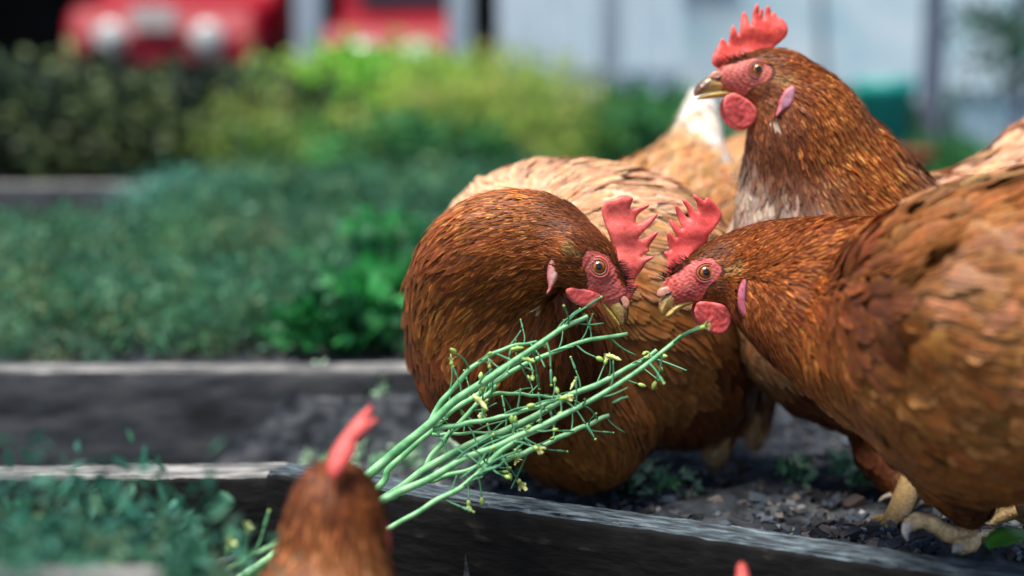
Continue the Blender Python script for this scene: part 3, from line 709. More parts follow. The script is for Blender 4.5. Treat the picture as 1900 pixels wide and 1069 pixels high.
big_foot(H2)

# ---- tall alert hen behind
h3 = dict(eye=(1401,134), d=1.32, phi=0, side=-1)
sd = Sdf()
sd.ell(1690,590,1.42, 270,225,.10, rot=-38, k=.03)
sd.ell(1570,560,1.40, 215,220,.09, rot=-60, k=.04)
sd.ell(1560,520,1.40, 195,170,.09, rot=0, k=.04)
sd.chain([(1445,150,1.32,50),(1468,180,1.32,72),(1495,235,1.325,103),(1512,300,1.34,128),(1545,400,1.36,175),(1570,480,1.38,190)], zs=.66, k=.03)
sd.chain([(1740,470,1.46,130),(1860,410,1.50,120),(1960,300,1.53,90),(2030,200,1.54,40)], zs=1.0, k=.05)
sd.chain([(1650,840,1.38,58),(1672,880,1.36,40),(1684,906,1.345,24)], zs=.9, k=.03)
C3 = [
 ((1500,110,1.3),(1,.35,0),9,3,'neck',.1), ((1560,170,1.3),(.7,.7,0),12,4,'hack',.1), ((1500,180,1.26),(.7,.7,0),11,3.5,'neckd',.1),
 ((1440,230,1.27),(.1,1,0),10,3.2,'purple',.1), ((1500,250,1.26),(.4,.95,0),13,4.2,'neckd',.15), ((1570,240,1.28),(.5,.85,0),14,5,'hack',.15),
 ((1610,280,1.3),(.6,.8,0),17,6,'hack',.2), ((1420,310,1.28),(-.1,1,0),13,5,'purple',.2), ((1480,330,1.25),(.2,1,0),16,6,'lace',.3),
 ((1560,330,1.26),(.45,.9,0),18,7,'lace',.3), ((1640,350,1.3),(.8,.55,0),20,7,'hack',.25), ((1380,390,1.3),(-.1,1,0),17,11,'whitelace',.8), ((1420,420,1.28),(0,1,0),17,11,'whitelace',.8),
 ((1500,400,1.25),(.3,1,0),20,8,'lace',.4), ((1600,400,1.26),(.6,.8,0),22,8,'lace',.4), ((1690,370,1.33),(.9,.4,0),22,8,'lace',.4),
 ((1760,340,1.4),(1,-.2,.2),28,14,'cream',.6), ((1860,310,1.45),(.9,-.5,.1),36,16,'cream',.6), ((1900,260,1.47),(.8,-.7,.1),40,16,'cream',.6), ((1780,400,1.36),(1,0,.1),30,16,'cream',.7),
 ((1400,600,1.3),(.3,1,0),24,14,'tan',.8), ((1440,680,1.32),(.5,1,0),30,14,'tan',.7), ((1500,760,1.34),(.7,.7,0),26,20,'dark',0.9), ((1580,830,1.34),(.8,.6,0),26,20,'dark',0.9),
 ((1480,560,1.3),(.4,.9,0),26,20,'chest',0.9), ((1660,870,1.36),(.3,1,0),14,10,'dark',0.9), ((1700,700,1.33),(.8,.5,0),28,22,'dark',0.9)]
poly3 = dict(
 comb=z3([(250,500),(246,450),(270,390),(308,335),(320,293),(345,298),(376,345),(382,310),(395,215),(410,185),(426,205),(455,280),(464,230),(474,118),(497,82),(516,108),(546,208),(554,150),(570,55),(597,28),(613,58),(608,110),(622,70),(640,62),(648,90),(640,155),(652,140),(664,48),(685,40),(702,68),(706,112),(718,88),(738,95),(752,128),(790,143),(817,180),(830,230),(817,282),(770,325),(725,360),(700,400),(600,420),(500,470),(400,510),(320,540)]),
 wattle=z3([(330,750),(318,830),(340,900),(390,960),(450,990),(520,985),(570,940),(588,880),(565,830),(520,780),(450,740),(390,720)]),
 earlobe=z3([(800,690),(760,720),(725,790),(715,850),(690,920),(710,922),(760,870),(810,850),(840,790),(850,710),(830,680)]),
 combcol=lin('#f45040'), skin=lin('#c2604f'), lobe=lin('#c58fa0'))
hen('tall alert hen standing behind with raised head and dark laced neck', 'brown hens gathered at the timber edge', c2w(cp(1672,985,1.34)), sd, h3, C3,
    [(wp(1692,890,1.33), wp(1652,1004,1.245), R(60), 0, 1.35), (wp(1760,900,1.42), on_z(1760,925,.0), R(190))], poly3)

# ---- foreground hen seen from behind, and one whose comb just shows at the bottom edge
def front_hen(ox, oy, d, label, comb, wat, faceaway=True):
    sd = Sdf()
    sd.chain([(ox,oy+78,d,72),(ox,oy+104,d,84),(ox-3,oy+150,d,92),(ox-6,oy+220,d,106),(ox-30,oy+360,d,150)], zs=.95, k=.02)
    sd.ell(ox-60,oy+560,d+.02, 250,250,.14, k=.06)
    sd.chain([(ox-90,oy+520,d-.06,190),(ox-150,oy+430,d-.15,130)], zs=1, k=.05)
    C = [((ox,oy,d-.05),(0,1,0),10,3.5,'crown',.1), ((ox-40,oy+50,d-.08),(-.1,1,0),13,4.5,'neckd',.1), ((ox+40,oy+50,d-.08),(.1,1,0),13,4.5,'neck',.1),
         ((ox,oy+80,d-.08),(0,1,0),15,5,'neck',.1), ((ox,oy+140,d-.09),(0,1,0),18,6,'hack',.2), ((ox-50,oy+190,d-.09),(-.1,1,0),20,8,'lace',.4),
         ((ox+20,oy+200,d-.09),(0,1,0),20,9,'tan',.5), ((ox-60,oy+400,d-.15),(0,1,-.3),30,16,'tan',.7), ((ox,oy+50,d+.08),(0,1,0),13,5,'neck',.1), ((ox-60,oy+700,d),(0,1,0),30,16,'chest',.7)]
    ft = wp(ox-60, oy+900, d+.0); g1 = np.array([ft[0]-.04, ft[1], -.275]); g2 = g1+[.08,0,0]
    root = hen(label, 'hens standing below the timber edge', (g1+g2)/2+[0,0,.0], sd, None, C,
               [(np.array([g1[0], g1[1], -.16]), g1, R(90)), (np.array([g2[0], g2[1], -.16]), g2, R(90))], {}, vox=.005)
    inflate('comb', comb, d-.012, .0040, .005, M_COMB, redcol(lin('#e0524c'), lin('#ee6a5c'), 2), root, bend=lambda v: (v[:,1]-v[:,1].min())*.5-.020)
    if wat: inflate('wattle', wat, d+.005, .008, .006, M_COMB, redcol(lin('#cc3a44'), lin('#dd5a5a'), 2), root)
    # beak on the far side
    b = wp(ox+2, oy+45, d+.05); e = wp(ox+4, oy+60, d+.10)
    bv, bf = tube(spline([b, (b+e)/2+[0,0,.003], e], 8), np.linspace(.012,.001,8), 10)
    mesh_np('upper_beak', bv, bf, M_BEAK, cols=np.tile(lin('#a5793c'), (len(bv),1)), root=root)
    return root
front_hen(622, 850, .93, 'blurred brown hen seen from behind at bottom left, red comb flopped right',
    Z(400,740,3.25,[(690,345),(740,250),(800,170),(850,110),(905,62),(932,35),(948,58),(938,100),(915,125),(975,108),(982,132),(930,182),(880,222),(858,262),(852,310),(830,350),(800,392),(780,430),(742,462),(708,450),(690,405)]),
    [(712,960),(722,975),(726,1010),(722,1045),(710,1060),(700,1040),(698,990)])
front_hen(1385, 1098, .95, 'hen below the bottom edge, only her pink comb tip showing',
    [(1366,1130),(1360,1100),(1362,1060),(1368,1042),(1380,1042),(1386,1062),(1390,1100),(1400,1130)], None)

# ---- hen far behind, between the tail and the tall neck
sd = Sdf(); sd.ell(1440,400,1.95, 120,125,.10, rot=20, k=.03); sd.ell(1400,330,1.98, 70,75,.07, k=.05)
sd.chain([(1520,400,1.95,80),(1570,440,1.95,60),(1600,500,1.95,45),(1620,560,1.95,36)], zs=.9, k=.04)
C6 = [((1370,300,1.9),(-.7,-.4,.2),34,16,'tan',.7), ((1440,400,1.86),(-1,0,0),34,18,'tan',.8), ((1550,430,1.88),(-.8,-.4,0),20,8,'hack',.3), ((1450,500,1.9),(-.8,.5,0),30,16,'chest',.8)]
r6 = hen('tan hen far behind, just visible between white tail and tall neck', 'hens further back', on_z(1450,650,-.02)*[1,1,0]+[0,0,0], sd, None, C6,
    [(wp(1430,500,1.95), np.array([wp(1430,500,1.95)[0], wp(1430,500,1.95)[1], .0]), R(0)), (wp(1470,500,1.97), np.array([wp(1470,500,1.97)[0], wp(1470,500,1.97)[1], .0]), R(0))], {}, vox=.006)

# ================================================================ the place
# ---------------- ground sheet with terraces
def smooth(a, b, x): t = np.clip((x-a)/(b-a), 0, 1); return t*t*(3-2*t)
MAIN_A, MAIN_B = wp(545, 858, 1.36), wp(1960, 1060, 1.06)     # back top edge of the near timber
def beam_line(x):                                              # y of the timber's back edge at x
    t = (x-MAIN_A[0])/(MAIN_B[0]-MAIN_A[0]); return MAIN_A[1]+t*(MAIN_B[1]-MAIN_A[1])
def hgt(x, y):
    yb = np.where(x < MAIN_A[0], MAIN_A[1], beam_line(x))
    z = np.where(y < yb-.05, -.275, np.nan)
    left = smooth(.05, -.22, x-(y-1.7)*.35)
    base = np.where(y < 1.72, -.012-.055*left, -.012+.03*left)
    base = base + np.clip(y-3.5, 0, 60)*.012 + .1*smooth(3.42, 3.5, y)*left
    base = base + .036*np.exp(-((x-.365)**2+(y-1.14)**2)/.09**2)
    return np.where(np.isnan(z), base, z)
def ground():
    xs = np.r_[np.linspace(-150,-4,14), np.linspace(-3.6,-1,20), np.arange(-.96,1.6,.02), np.linspace(1.65,4,24), np.linspace(5,150,14)]
    ys = np.r_[np.linspace(-60,-2,8), np.linspace(-1.5,.9,14), np.arange(.92,3.2,.02), np.linspace(3.25,8,40), np.linspace(9,300,22)]
    X, Y = np.meshgrid(xs, ys, indexing='ij'); Zh = hgt(X, Y)
    fine = (np.abs(X) < 2) & (Y > .9) & (Y < 3.3)
    Zh = Zh + fine*(rng.normal(0,.0028,X.shape) + .005*np.sin(X*31+np.sin(Y*17)*2)*np.sin(Y*27))
    V = np.stack([X,Y,Zh],-1).reshape(-1,3); ny = len(ys); i, j = np.meshgrid(np.arange(len(xs)-1), np.arange(ny-1), indexing='ij')
    a = (i*ny+j).ravel(); F = np.stack([a, a+ny, a+ny+1, a+1], -1)
    m = noise_mat('soil', lin('#1c2024'), lin('#3b4046'), 38, .9, bump=1, bdist=.01, c3=lin('#5a5c5e'), detail=8)
    return tag(mesh_np('ground', V, F, m, smooth=False), kind='structure')
ground()
# bark and stone chips on the bed behind the timber, too many to count
def chips():
    mb = MB(); pal = [lin(c) for c in ('#3c4248','#59616a','#2c2d30','#5a5450','#7a7068','#443a36','#a09c9a','#3a4854','#232629')]
    pr = np.array([.22,.18,.18,.1,.08,.08,.05,.14,.05]); pr /= pr.sum()
    for k in range(13000):
        y = 1.1+rng.random()**1.9*2.6; x = rng.uniform(-.35, .6)*(y/1.2)
        if x > MAIN_A[0] and y < beam_line(x)+.006: continue
        if x < MAIN_A[0] and y < MAIN_A[1]+.01: continue
        s = rng.lognormal(math.log(.0046), .42); z = float(hgt(np.array(x), np.array(y)))
        n = rng.integers(4, 7); a = np.sort(rng.uniform(0, 2*math.pi, n)); r = s*rng.uniform(.6,1.3,n); el = rng.uniform(.4,1)
        top = np.c_[r*np.cos(a), r*np.sin(a)*el, np.full(n, s*.3)+rng.normal(0,s*.08,n)]; bot = top*[1.1,1.1,0]-[0,0,s*.3]
        E = np.array(Euler((rng.normal(0,.4), rng.normal(0,.4), rng.uniform(0,6.28))).to_matrix())
        V = np.vstack([top, bot]) @ E.T + [x, y, z+s*.25]
        F = [list(range(n)), list(range(2*n-1, n-1, -1))]+[[i, n+i, n+(i+1)%n, (i+1)%n] for i in range(n)]
        mb.add(V, F, 0, pal[rng.choice(9, p=pr)]*rng.uniform(.7,1.3))
    m = attr_mat('chip', .75, .4, 300, .5, .001)
    tag(mb.build('bark_chips', m, smooth=False, cols=True), 'dark bark mulch and stone chips covering the bed behind the timber', 'mulch', kind='stuff')
chips()

# ---------------- timbers
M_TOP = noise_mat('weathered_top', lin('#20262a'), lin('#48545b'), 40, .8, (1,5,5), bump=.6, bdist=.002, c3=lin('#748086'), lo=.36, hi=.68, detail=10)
M_FACE = noise_mat('black_face', lin('#070707'), lin('#131210'), 30, .85, (1,3,3), bump=.8, bdist=.003, c3=lin('#4a453a'), lo=.42, hi=.85, detail=12, spec=.25)  # near-black timber face, much darker than the top
M_TOP2 = noise_mat('pale_top', lin('#4a4a4b'), lin('#74736f'), 18, .8, (1,6,6), bump=.7, bdist=.003, c3=lin('#a3a09a'))
M_FACE2 = noise_mat('grey_face', lin('#2c2d2f'), lin('#46484b'), 14, .9, (1,3,3), bump=.6, bdist=.003, c3=lin('#5c5c5c'), detail=10)
def timber(A, B, width, height, mt, mf, label, group='weathered garden timbers', nx=160, rough=.0007):
    """A, B: back top edge; the top is width deep towards the viewer, the face height tall"""
    A = np.array(A, float); B = np.array(B, float); L = np.linalg.norm((B-A)[:2]); u = (B-A)/np.linalg.norm(B-A)
    nrm = np.array([u[1], -u[0], 0]); nrm /= np.linalg.norm(nrm[:2])           # towards the camera
    prof = [(0,-height),(0,-.004),(.0012,-.001),(.004,0)]+[(width*t,0) for t in np.linspace(.12,.88,8)]+[(width-.006,-.0004),(width-.002,-.002),(width,-.006)]+[(width,-height*t) for t in np.linspace(.1,1,9)]
    V = []; n = len(prof); ph = rng.uniform(0,6,4)
    nz = rng.normal(0,1,(nx+1,n)); nz = (nz+np.roll(nz,1,0)+np.roll(nz,2,0)+np.roll(nz,-1,0))/4
    gro = rng.normal(0,1,n)
    for i in range(nx+1):
        s = i/nx; wob = .0012*math.sin(s*9+ph[0])+.0005*math.sin(s*31+ph[1])
        for k, (w, h) in enumerate(prof):
            e = rough*(nz[i,k]+.7*gro[k]*math.sin(s*14+ph[2]+k))
            chip = -.004*max(0, math.sin(s*43+ph[3]+2*math.sin(s*17))-.82)*5 *.25 if 0 < k < n-8 and (k > n-13 or k < 4) else 0
            V.append(A+(B-A)*s+nrm*(w+wob+e*.5)+np.array([0,0,h+e+chip+wob*.5]))
    F = [[i*n+k, (i+1)*n+k, (i+1)*n+k+1, i*n+k+1] for i in range(nx) for k in range(n-1)]
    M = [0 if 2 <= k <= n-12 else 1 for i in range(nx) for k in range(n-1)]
    F += [list(range(n)), [nx*n+k for k in reversed(range(n))]]; M += [1,1]
    # put mapping along the grain by turning the object, not the picture
    ang = math.atan2(u[1], u[0]); Ri = np.array([[math.cos(ang), math.sin(ang), 0],[-math.sin(ang), math.cos(ang), 0],[0,0,1]])
    Vl = (np.array(V)-A) @ Ri.T
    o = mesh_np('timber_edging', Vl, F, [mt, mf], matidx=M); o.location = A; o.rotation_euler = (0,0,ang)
    bm = bmesh.new(); bm.from_mesh(o.data); bmesh.ops.recalc_face_normals(bm, faces=bm.faces); bm.to_mesh(o.data); bm.free()
    return tag(o, label, 'timber', group)
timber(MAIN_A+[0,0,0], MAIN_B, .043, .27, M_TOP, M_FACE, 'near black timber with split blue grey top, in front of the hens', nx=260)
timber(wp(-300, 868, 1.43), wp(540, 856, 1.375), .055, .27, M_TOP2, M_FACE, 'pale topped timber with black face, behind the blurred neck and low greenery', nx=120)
timber(wp(-500, 676, 1.66), wp(980, 672, 1.86), .05, .17, M_TOP2, M_FACE2, 'long grey timber with pale top edge behind the seen-from-behind hen', nx=160)
timber(wp(-900, 340, 3.5), wp(345, 338, 3.5), .10, .17, M_TOP2, M_FACE2, 'upper grey garden timber below the dark bushes', nx=80)
timber(wp(-250, 1046, .70), wp(300, 1052, .72), .028, .3, M_TOP2, M_FACE2, 'nearest pale plank at the bottom left corner', nx=60)

# ---------------- plants: leaf clumps on stems, one object each
def leafmat(name, c1, c2, rough=.55):
    m, t, b = mat(name, rough, .4); at = N(t,'Attribute'); at.attribute_name = 'Col'
    t.links.new(at.outputs[0], b.inputs['Base Color'])
    tr = N(t,'BsdfTranslucent'); t.links.new(at.outputs[0], tr.inputs[0]); mx = N(t,'MixShader'); mx.inputs[0].default_value = .3
    out = t.nodes['Material Output']; t.links.new(b.outputs[0], mx.inputs[1]); t.links.new(tr.outputs[0], mx.inputs[2]); t.links.new(mx.outputs[0], out.inputs[0])
    return m
M_LEAF = leafmat('leaf', None, None)
M_STEM = noise_mat('plant_stem', lin('#3c4a2c'), lin('#5a6a40'), 60, .7)
def leaves_mesh(n, rad, h, leaf, pal, narrow=.45, up=.3, seed=0, base=0.15, upright=0., bright=1.08):
    r = np.random.default_rng(seed); V = []; F = []; C = []
    ncl = max(4, n//26); cen = []
    for _ in range(ncl):
        a = r.uniform(0,6.28); q = r.random()**.5; zz = r.uniform(base, 1)
        w = math.sqrt(max(.05, 1-(2*zz-1.0)**2*.75)); cen.append((math.cos(a)*q*rad*w, math.sin(a)*q*rad*w, zz*h, r.uniform(.75,1.25), r.integers(len(pal))))
    for k in range(n):
        cx, cy, cz, b0, pi = cen[r.integers(ncl)]; s = leaf*r.uniform(.6,1.4)
        o = np.array([cx, cy, cz])+r.normal(0,1,3)*[rad*.17, rad*.17, h*.10]
        if upright > 0:
            d = r.normal(0,1-upright,3)+[0,0,1.4*upright]
        else: d = o*[1,1,0]/max(rad,1e-3)+r.normal(0,.6,3)+[0,0,up]
        d /= np.linalg.norm(d); sd_ = np.cross(d, r.normal(0,1,3)); sd_ /= np.linalg.norm(sd_); nn = np.cross(d, sd_)
        i = len(V); w = s*narrow*.5
        V += [o, o+d*s*.35-sd_*w+nn*s*.06, o+d*s*.4, o+d*s*.35+sd_*w+nn*s*.06, o+d*s*.75-sd_*w*.7+nn*s*.0, o+d*s*.8-nn*s*.03, o+d*s*.75+sd_*w*.7, o+d*s-nn*s*.12]
        F += [[i,i+1,i+2],[i,i+2,i+3],[i+1,i+4,i+5,i+2],[i+2,i+5,i+6,i+3],[i+4,i+7,i+5],[i+5,i+7,i+6]]
        c = pal[pi]*b0*r.uniform(.65,1.45)*bright; C += [c]*8
    return np.array(V), F, np.array(C)
PROTO = {}
def plant(kind, loc, scale, label, cat='plant', group=None, name='garden_plant', rot=None):
    """kinds share their meshes; every plant is an Empty with stem and foliage"""
    n, rad, h, leaf, pal, nar, upr = KIND[kind]
    v = random.randrange(3); key = (kind, v)
    if key not in PROTO:
        V, F, C = leaves_mesh(n, rad, h, leaf, [lin(c) for c in pal], nar, seed=hash_k(kind)+v, upright=upr)
        fo = mesh_np('foliage', V, F, M_LEAF, cols=C, smooth=False)
        mb = MB()
        for k in range(5):
            a = k*1.26+v; e = np.array([math.cos(a)*rad*.6, math.sin(a)*rad*.6, h*.75])
            mb.add(*tube(spline([np.array([math.cos(a)*.02*rad,math.sin(a)*.02*rad,-.02]), e*[.3,.3,.5], e], 7), np.linspace(h*.022,h*.006,7), 6))
        st = mb.build('stem', M_STEM); PROTO[key] = (fo, st); first = True
    else: first = False
    root = empty(name, loc); root.scale = (scale,)*3; root.rotation_euler[2] = random.uniform(0,6.28) if rot is None else rot
    tag(root, label, cat, group)
    for p in PROTO[key]:
        c = p if first else p.copy()
        if not first: S.collection.objects.link(c)
        c.parent = root
    return root
def hash_k(k): return sum(ord(c) for c in k)*7
KIND = {
 'teal': (1900,.17,.20,.022,['#3d7a58','#4c8c68','#2f5f46','#6fa080','#4a7f50','#7a8a60'],.30,.35),
 'teal_big': (1900,.22,.26,.030,['#356b4c','#468464','#5c9474','#2f5640','#6a9060'],.3,.3),
 'broad': (260,.15,.16,.062,['#226e34','#2f8a42','#1b5530','#44a056'],.6,0),
 'darkbush': (1100,.42,.62,.075,['#16281c','#1a3020','#2c4a30','#7a8858','#0f1d14','#142a1c','#54603c'],.5,0),
 'olive': (1500,.36,.50,.05,['#94ac40','#aec454','#74983c','#b8b468','#86b050'],.16,.55),
 'bright': (1500,.40,.45,.05,['#58a830','#74c040','#469038','#a0cf50','#c2da60'],.4,0),
 'mid': (1400,.36,.42,.06,['#2f6a38','#3d8044','#4f9650','#27583a'],.4,0),
 'weed': (70,.035,.03,.016,['#7fae86','#9cc09c','#5c8f66','#b6cfae'],.5,0),
 'front': (1500,.065,.34,.013,['#336e58','#3f8470','#2a5c4a','#4c8470','#5c7858','#376e52'],.35,.2),
 'blue': (1300,.22,.25,.035,['#5f9a88','#74ad98','#4a8472'],.25,.3),
}
def gz(x, y): return float(hgt(np.array(float(x)), np.array(float(y))))
def put(kind, px, Y, scale, label, group=None, cat='plant', name='garden_plant', z=None):
    """Y: world distance; px: column of the photograph it stands in"""
    x = (px-950)*K*Y*1.0/ (CA if False else 1.0)
    return plant(kind, (x, Y, gz(x, Y) if z is None else z), scale, label, cat, group, name)
POS = lambda px: ('far left' if px < 150 else 'left' if px < 420 else 'middle')
for i, (px, Y, s) in enumerate([(0,2.05,1.0),(110,1.95,.9),(230,2.1,1.05),(350,2.0,.95),(470,2.1,1.0),(590,2.2,1.0),(60,2.45,1.1),(190,2.5,1.15),(320,2.45,1.1),(450,2.5,1.2),(580,2.6,1.15),(-110,2.2,1.0),(690,2.45,1.0),(800,2.6,1.0),(-160,2.7,1.1)]):
    put('teal', px, Y, s*(.62 if Y < 2.3 else .7), 'low teal green herb clump filling the bed between the two grey timbers', 'teal herbs between the timbers', name='herb_plant')
for i, (px, Y, s) in enumerate([(20,2.95,1.1),(160,3.0,1.15),(300,2.95,1.15),(430,3.0,1.25),(560,3.1,1.2),(700,3.1,1.2),(840,3.2,1.2),(960,3.3,1.2),(-150,3.1,1.2)]):
    put('teal_big', px, Y, s*(.42 if px < 340 else .66), 'teal green leafy plant at the back of the bed, under the upper timber', 'leafy plants at the back of the bed', name='leafy_plant')
for px, Y, s, in [(610,1.98,.72),(690,2.03,.8),(745,2.1,.9),(665,2.3,.9),(735,2.35,1.1),(770,2.5,1.2)]:
    put('broad', px, Y, s*.68, 'bright green broad leaved plant beside the curled hen\'s chest', 'broad leaved plants by the hen', name='broadleaf_plant')
for px, Y, s in [(340,3.2,.95),(410,3.28,.9)]:
    put('blue', px, Y, s*.78, 'pale blue green plant spilling over the end of the upper timber', 'blue green plants at the timber end', name='leafy_plant')
for px, Y, s in [(-60,4.0,1),(60,3.95,.95),(180,3.9,.95),(300,3.9,.9),(410,4.0,.95),(500,4.3,1.0),(110,4.6,1.1),(250,4.7,1.05),(390,4.7,1.0),(-120,4.8,1.1),(500,5.0,.95)]:
    put('darkbush', px, Y, s*.56, 'dark green bush with muted leaves above the upper timber, under the red vehicle', 'dark bushes above the upper timber', 'bush', 'bush')
for px, Y, s in [(600,4.6,1.0),(680,4.8,1.1),(760,4.7,1.05),(640,5.3,1.1),(800,5.3,1.05)]:
    put('bright', px, Y, s*.80, 'bright yellow green rounded bush in front of the pale posts', 'bright bushes before the posts', 'bush', 'bush')
for px, Y, s in [(500,3.7,.7),(830,4.0,.95),(900,4.1,1.0),(960,4.3,1.0),(770,3.9,.7),(1000,4.8,.95),(690,3.7,.65)]:
    put('olive', px, Y, s*.72, 'tall yellowish grass tuft with olive blades left of the hen\'s tail', 'yellow grass tufts', 'grass tuft', 'grass_tuft')
for px, Y, s in [(560,3.9,.7),(620,3.8,.75),(880,5.6,1.0),(1060,4.6,.9),(1150,4.8,.95),(1230,5.2,1.0),(960,6.4,1.0),(1120,6.2,.9),(740,3.5,.7),(860,3.6,.6)]:
    put('mid', px, Y, s*.72, 'medium green leafy bush among the grasses behind the curled hen', 'green bushes behind the hens', 'bush', 'bush')
for px, Y, s in [(1610,6.4,.9),(1680,6.8,.9),(1560,7.0,.8),(1800,6.6,.8),(1480,6.2,.8),(1760,5.6,.6)]:
    put('mid', px, Y, s*.9, 'green bush beyond the tall hen, near the grey trunk', 'bushes beyond the tall hen', 'bush', 'bush')
for px, py in [(590,800),(640,790),(700,770),(740,800),(800,760),(845,800),(900,740),(680,830),(760,840),(850,840),(960,880),(1190,905),(1240,900),(1270,912),(1215,920),(1480,900),(1560,880),(1590,905),(1440,740),(600,760)]:
    p = on_z(px, py, -.012); plant('weed', (p[0], p[1], gz(*p[:2])), random.uniform(.4,.8), 'tiny pale green weed sprouting from the dark mulch', 'weed', 'weeds in the mulch', 'weed')
for px, Y, s in [(0,.76,1),(70,.80,1),(140,.77,1),(205,.82,1),(265,.80,.95),(30,.90,1),(110,.92,1),(190,.94,1),(270,.94,1),(330,.80,.9),(60,.86,1),(160,.88,1),(250,.9,1),(330,.86,.9),(-60,.66,1)]:
    x = (px-950)*K*Y; top = CAMZ-(893+max(0,px-170)*.45-200)*K*Y
    plant('front', (x, Y, top-.40), 1.0, 'soft blurred teal herb in the left foreground', 'plant', 'foreground herbs at the left', 'leafy_plant')

# ---------------- the yard behind: vehicles under a carport, posts, white wall
M_REDP = noise_mat('red_paint', lin('#8c0c1e'), lin('#a01428'), 3, .45, spec=.25, bump=0)
M_GLASS = mat('dark_glass', .08, .6)[0]; M_GLASS.node_tree.nodes['Principled BSDF'].inputs['Base Color'].default_value = (.01,.025,.03,1)
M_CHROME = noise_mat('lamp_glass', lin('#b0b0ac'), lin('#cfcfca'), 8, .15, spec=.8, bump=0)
M_BLACK = noise_mat('black_trim', lin('#0a0a0b'), lin('#161617'), 10, .6, bump=0)
M_WHITE = noise_mat('white_board', lin('#c4dce8'), lin('#e0eff6'), 4, .6, (8,1,1), bump=.2)
M_POST = noise_mat('pale_post', lin('#8e9ba8'), lin('#aab6c2'), 9, .5, (1,1,.2), bump=.1)
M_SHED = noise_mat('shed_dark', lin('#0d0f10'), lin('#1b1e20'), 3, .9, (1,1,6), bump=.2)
def part(name, mb, mats, root, **k): return mb.build(name, mats, root, smooth=False, **k)
def bevel(o, w=.02, seg=2):
    m = o.modifiers.new('bevel', 'BEVEL'); m.width = w; m.segments = seg; m.limit_method = 'ANGLE'; return o
def vehicle(x, y, z, label, name, kind):
    r = empty(name, (x, y, z)); tag(r, label, 'car' if kind == 'car' else 'tractor')
    W2 = .62 if kind == 'car' else .44
    if kind == 'car':
        prof = [(-.0,.35),(.02,.62),(.12,.80),(.9,.95),(1.35,1.45),(2.6,1.5),(3.3,1.05),(3.9,.95),(3.95,.4)]
    else:
        prof = [(0,.3),(0,.56),(.1,.68),(1.0,.76),(1.1,.78),(1.25,1.5),(2.4,1.55),(2.5,.8),(2.6,.4)]
    V = []; n = len(prof)
    for sx in (-1, -.93, .93, 1):
        for (py_, pz) in prof: V.append((x+sx*W2, y+py_+(0.03 if abs(sx) == 1 else 0), z+pz-(0.03 if abs(sx) == 1 else 0)))
    F = [[a*n+k, (a+1)*n+k, (a+1)*n+(k+1)%n, a*n+(k+1)%n] for a in range(3) for k in range(n)]+[list(range(n)), [3*n+k for k in reversed(range(n))]]
    b = mesh_np('body', V, F, M_REDP, root=r, smooth=False); bevel(b, .05, 3)
    for sx in (-1, 1):
        V, F = ico((x+sx*(.31 if kind == 'car' else .17), y-.01, z+(.60 if kind == 'car' else .50)), (.11,.05,.11) if kind == 'car' else (.13,.05,.09), 3); mesh_np('headlight', V, F, M_CHROME, root=r)
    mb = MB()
    gx, gw = (-.03,.14) if kind == 'car' else (0,.06)  # on the car, pale bars added to stand in for a white bonnet patch
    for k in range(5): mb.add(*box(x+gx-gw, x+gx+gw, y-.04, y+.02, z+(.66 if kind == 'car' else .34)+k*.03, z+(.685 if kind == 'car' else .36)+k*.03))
    part('pale_bars', mb, M_CHROME, r)
    mb = MB(); mb.add(*box(x-W2-.03, x+W2+.03, y-.12, y-.04, z+.30, z+.44)); bevel(part('bumper', mb, M_BLACK, r))
    g = np.array([prof[3], prof[4]]) if kind == 'car' else np.array([prof[4], prof[5]]); a0, a1 = g
    V = [(x+sx*(W2-.14), y+a0[0]+(a1[0]-a0[0])*t-.035, z+a0[1]+(a1[1]-a0[1])*t+.02) for sx in (-1,1) for t in (.12,.9)]
    V += [(vx, vy+.02, vz-.01) for vx, vy, vz in V]
    mesh_np('windscreen', V, [[0,1,3,2],[4,6,7,5],[0,4,5,1],[2,3,7,6],[0,2,6,4],[1,5,7,3]], M_GLASS, root=r, smooth=False)
    for sx in (-1, 1):
        for yy in (.75, 3.1 if kind == 'car' else 2.0):
            t = np.linspace(0, 2*math.pi, 25)[:-1]; mb = MB(); V = []
            for (rr, xx) in ((.2,-.1),(.31,-.1),(.34,-.06),(.34,.06),(.31,.1),(.2,.1)):
                V += [(x+sx*(W2-.05)+xx, y+yy+rr*math.cos(q), z+.34+rr*math.sin(q)) for q in t]
            F = [[a*24+k, a*24+(k+1)%24, (a+1)*24+(k+1)%24, (a+1)*24+k] for a in range(5) for k in range(24)]
            F += [[5*24+k, 5*24+(k+1)%24, (k+1)%24, k] for k in range(24)]
            w = mesh_np('wheel', V, F, M_BLACK, root=r)
    return r
gY = 9.2; gzv = gz(0, gY)+.0
vehicle((305-950)*K*gY, gY, gzv+.02, 'red car with round white lamps parked nose out behind the dark bushes', 'parked_car', 'car')
vehicle((728-950)*K*8.8, 8.8, gzv+.0, 'small red tractor between the two pale posts', 'small_tractor', 'tractor')
for px, w in ((580,.125),(855,.115)):
    x = (px-950)*K*7; z0 = gz(x, 7); r = empty('carport_post', (x, 7, z0)); tag(r, 'pale square carport post, %s of the second red vehicle' % ('left' if px < 700 else 'right'), 'post', 'carport posts')
    mb = MB(); mb.add(*box(x-w/2, x+w/2, 7-w/2, 7+w/2, z0, z0+2.3)); bevel(part('shaft', mb, M_POST, r), .008)
    mb = MB(); mb.add(*box(x-w*.8, x+w*.8, 7-w*.8, 7+w*.8, z0, z0+.06)); bevel(part('base_plate', mb, M_POST, r), .008)
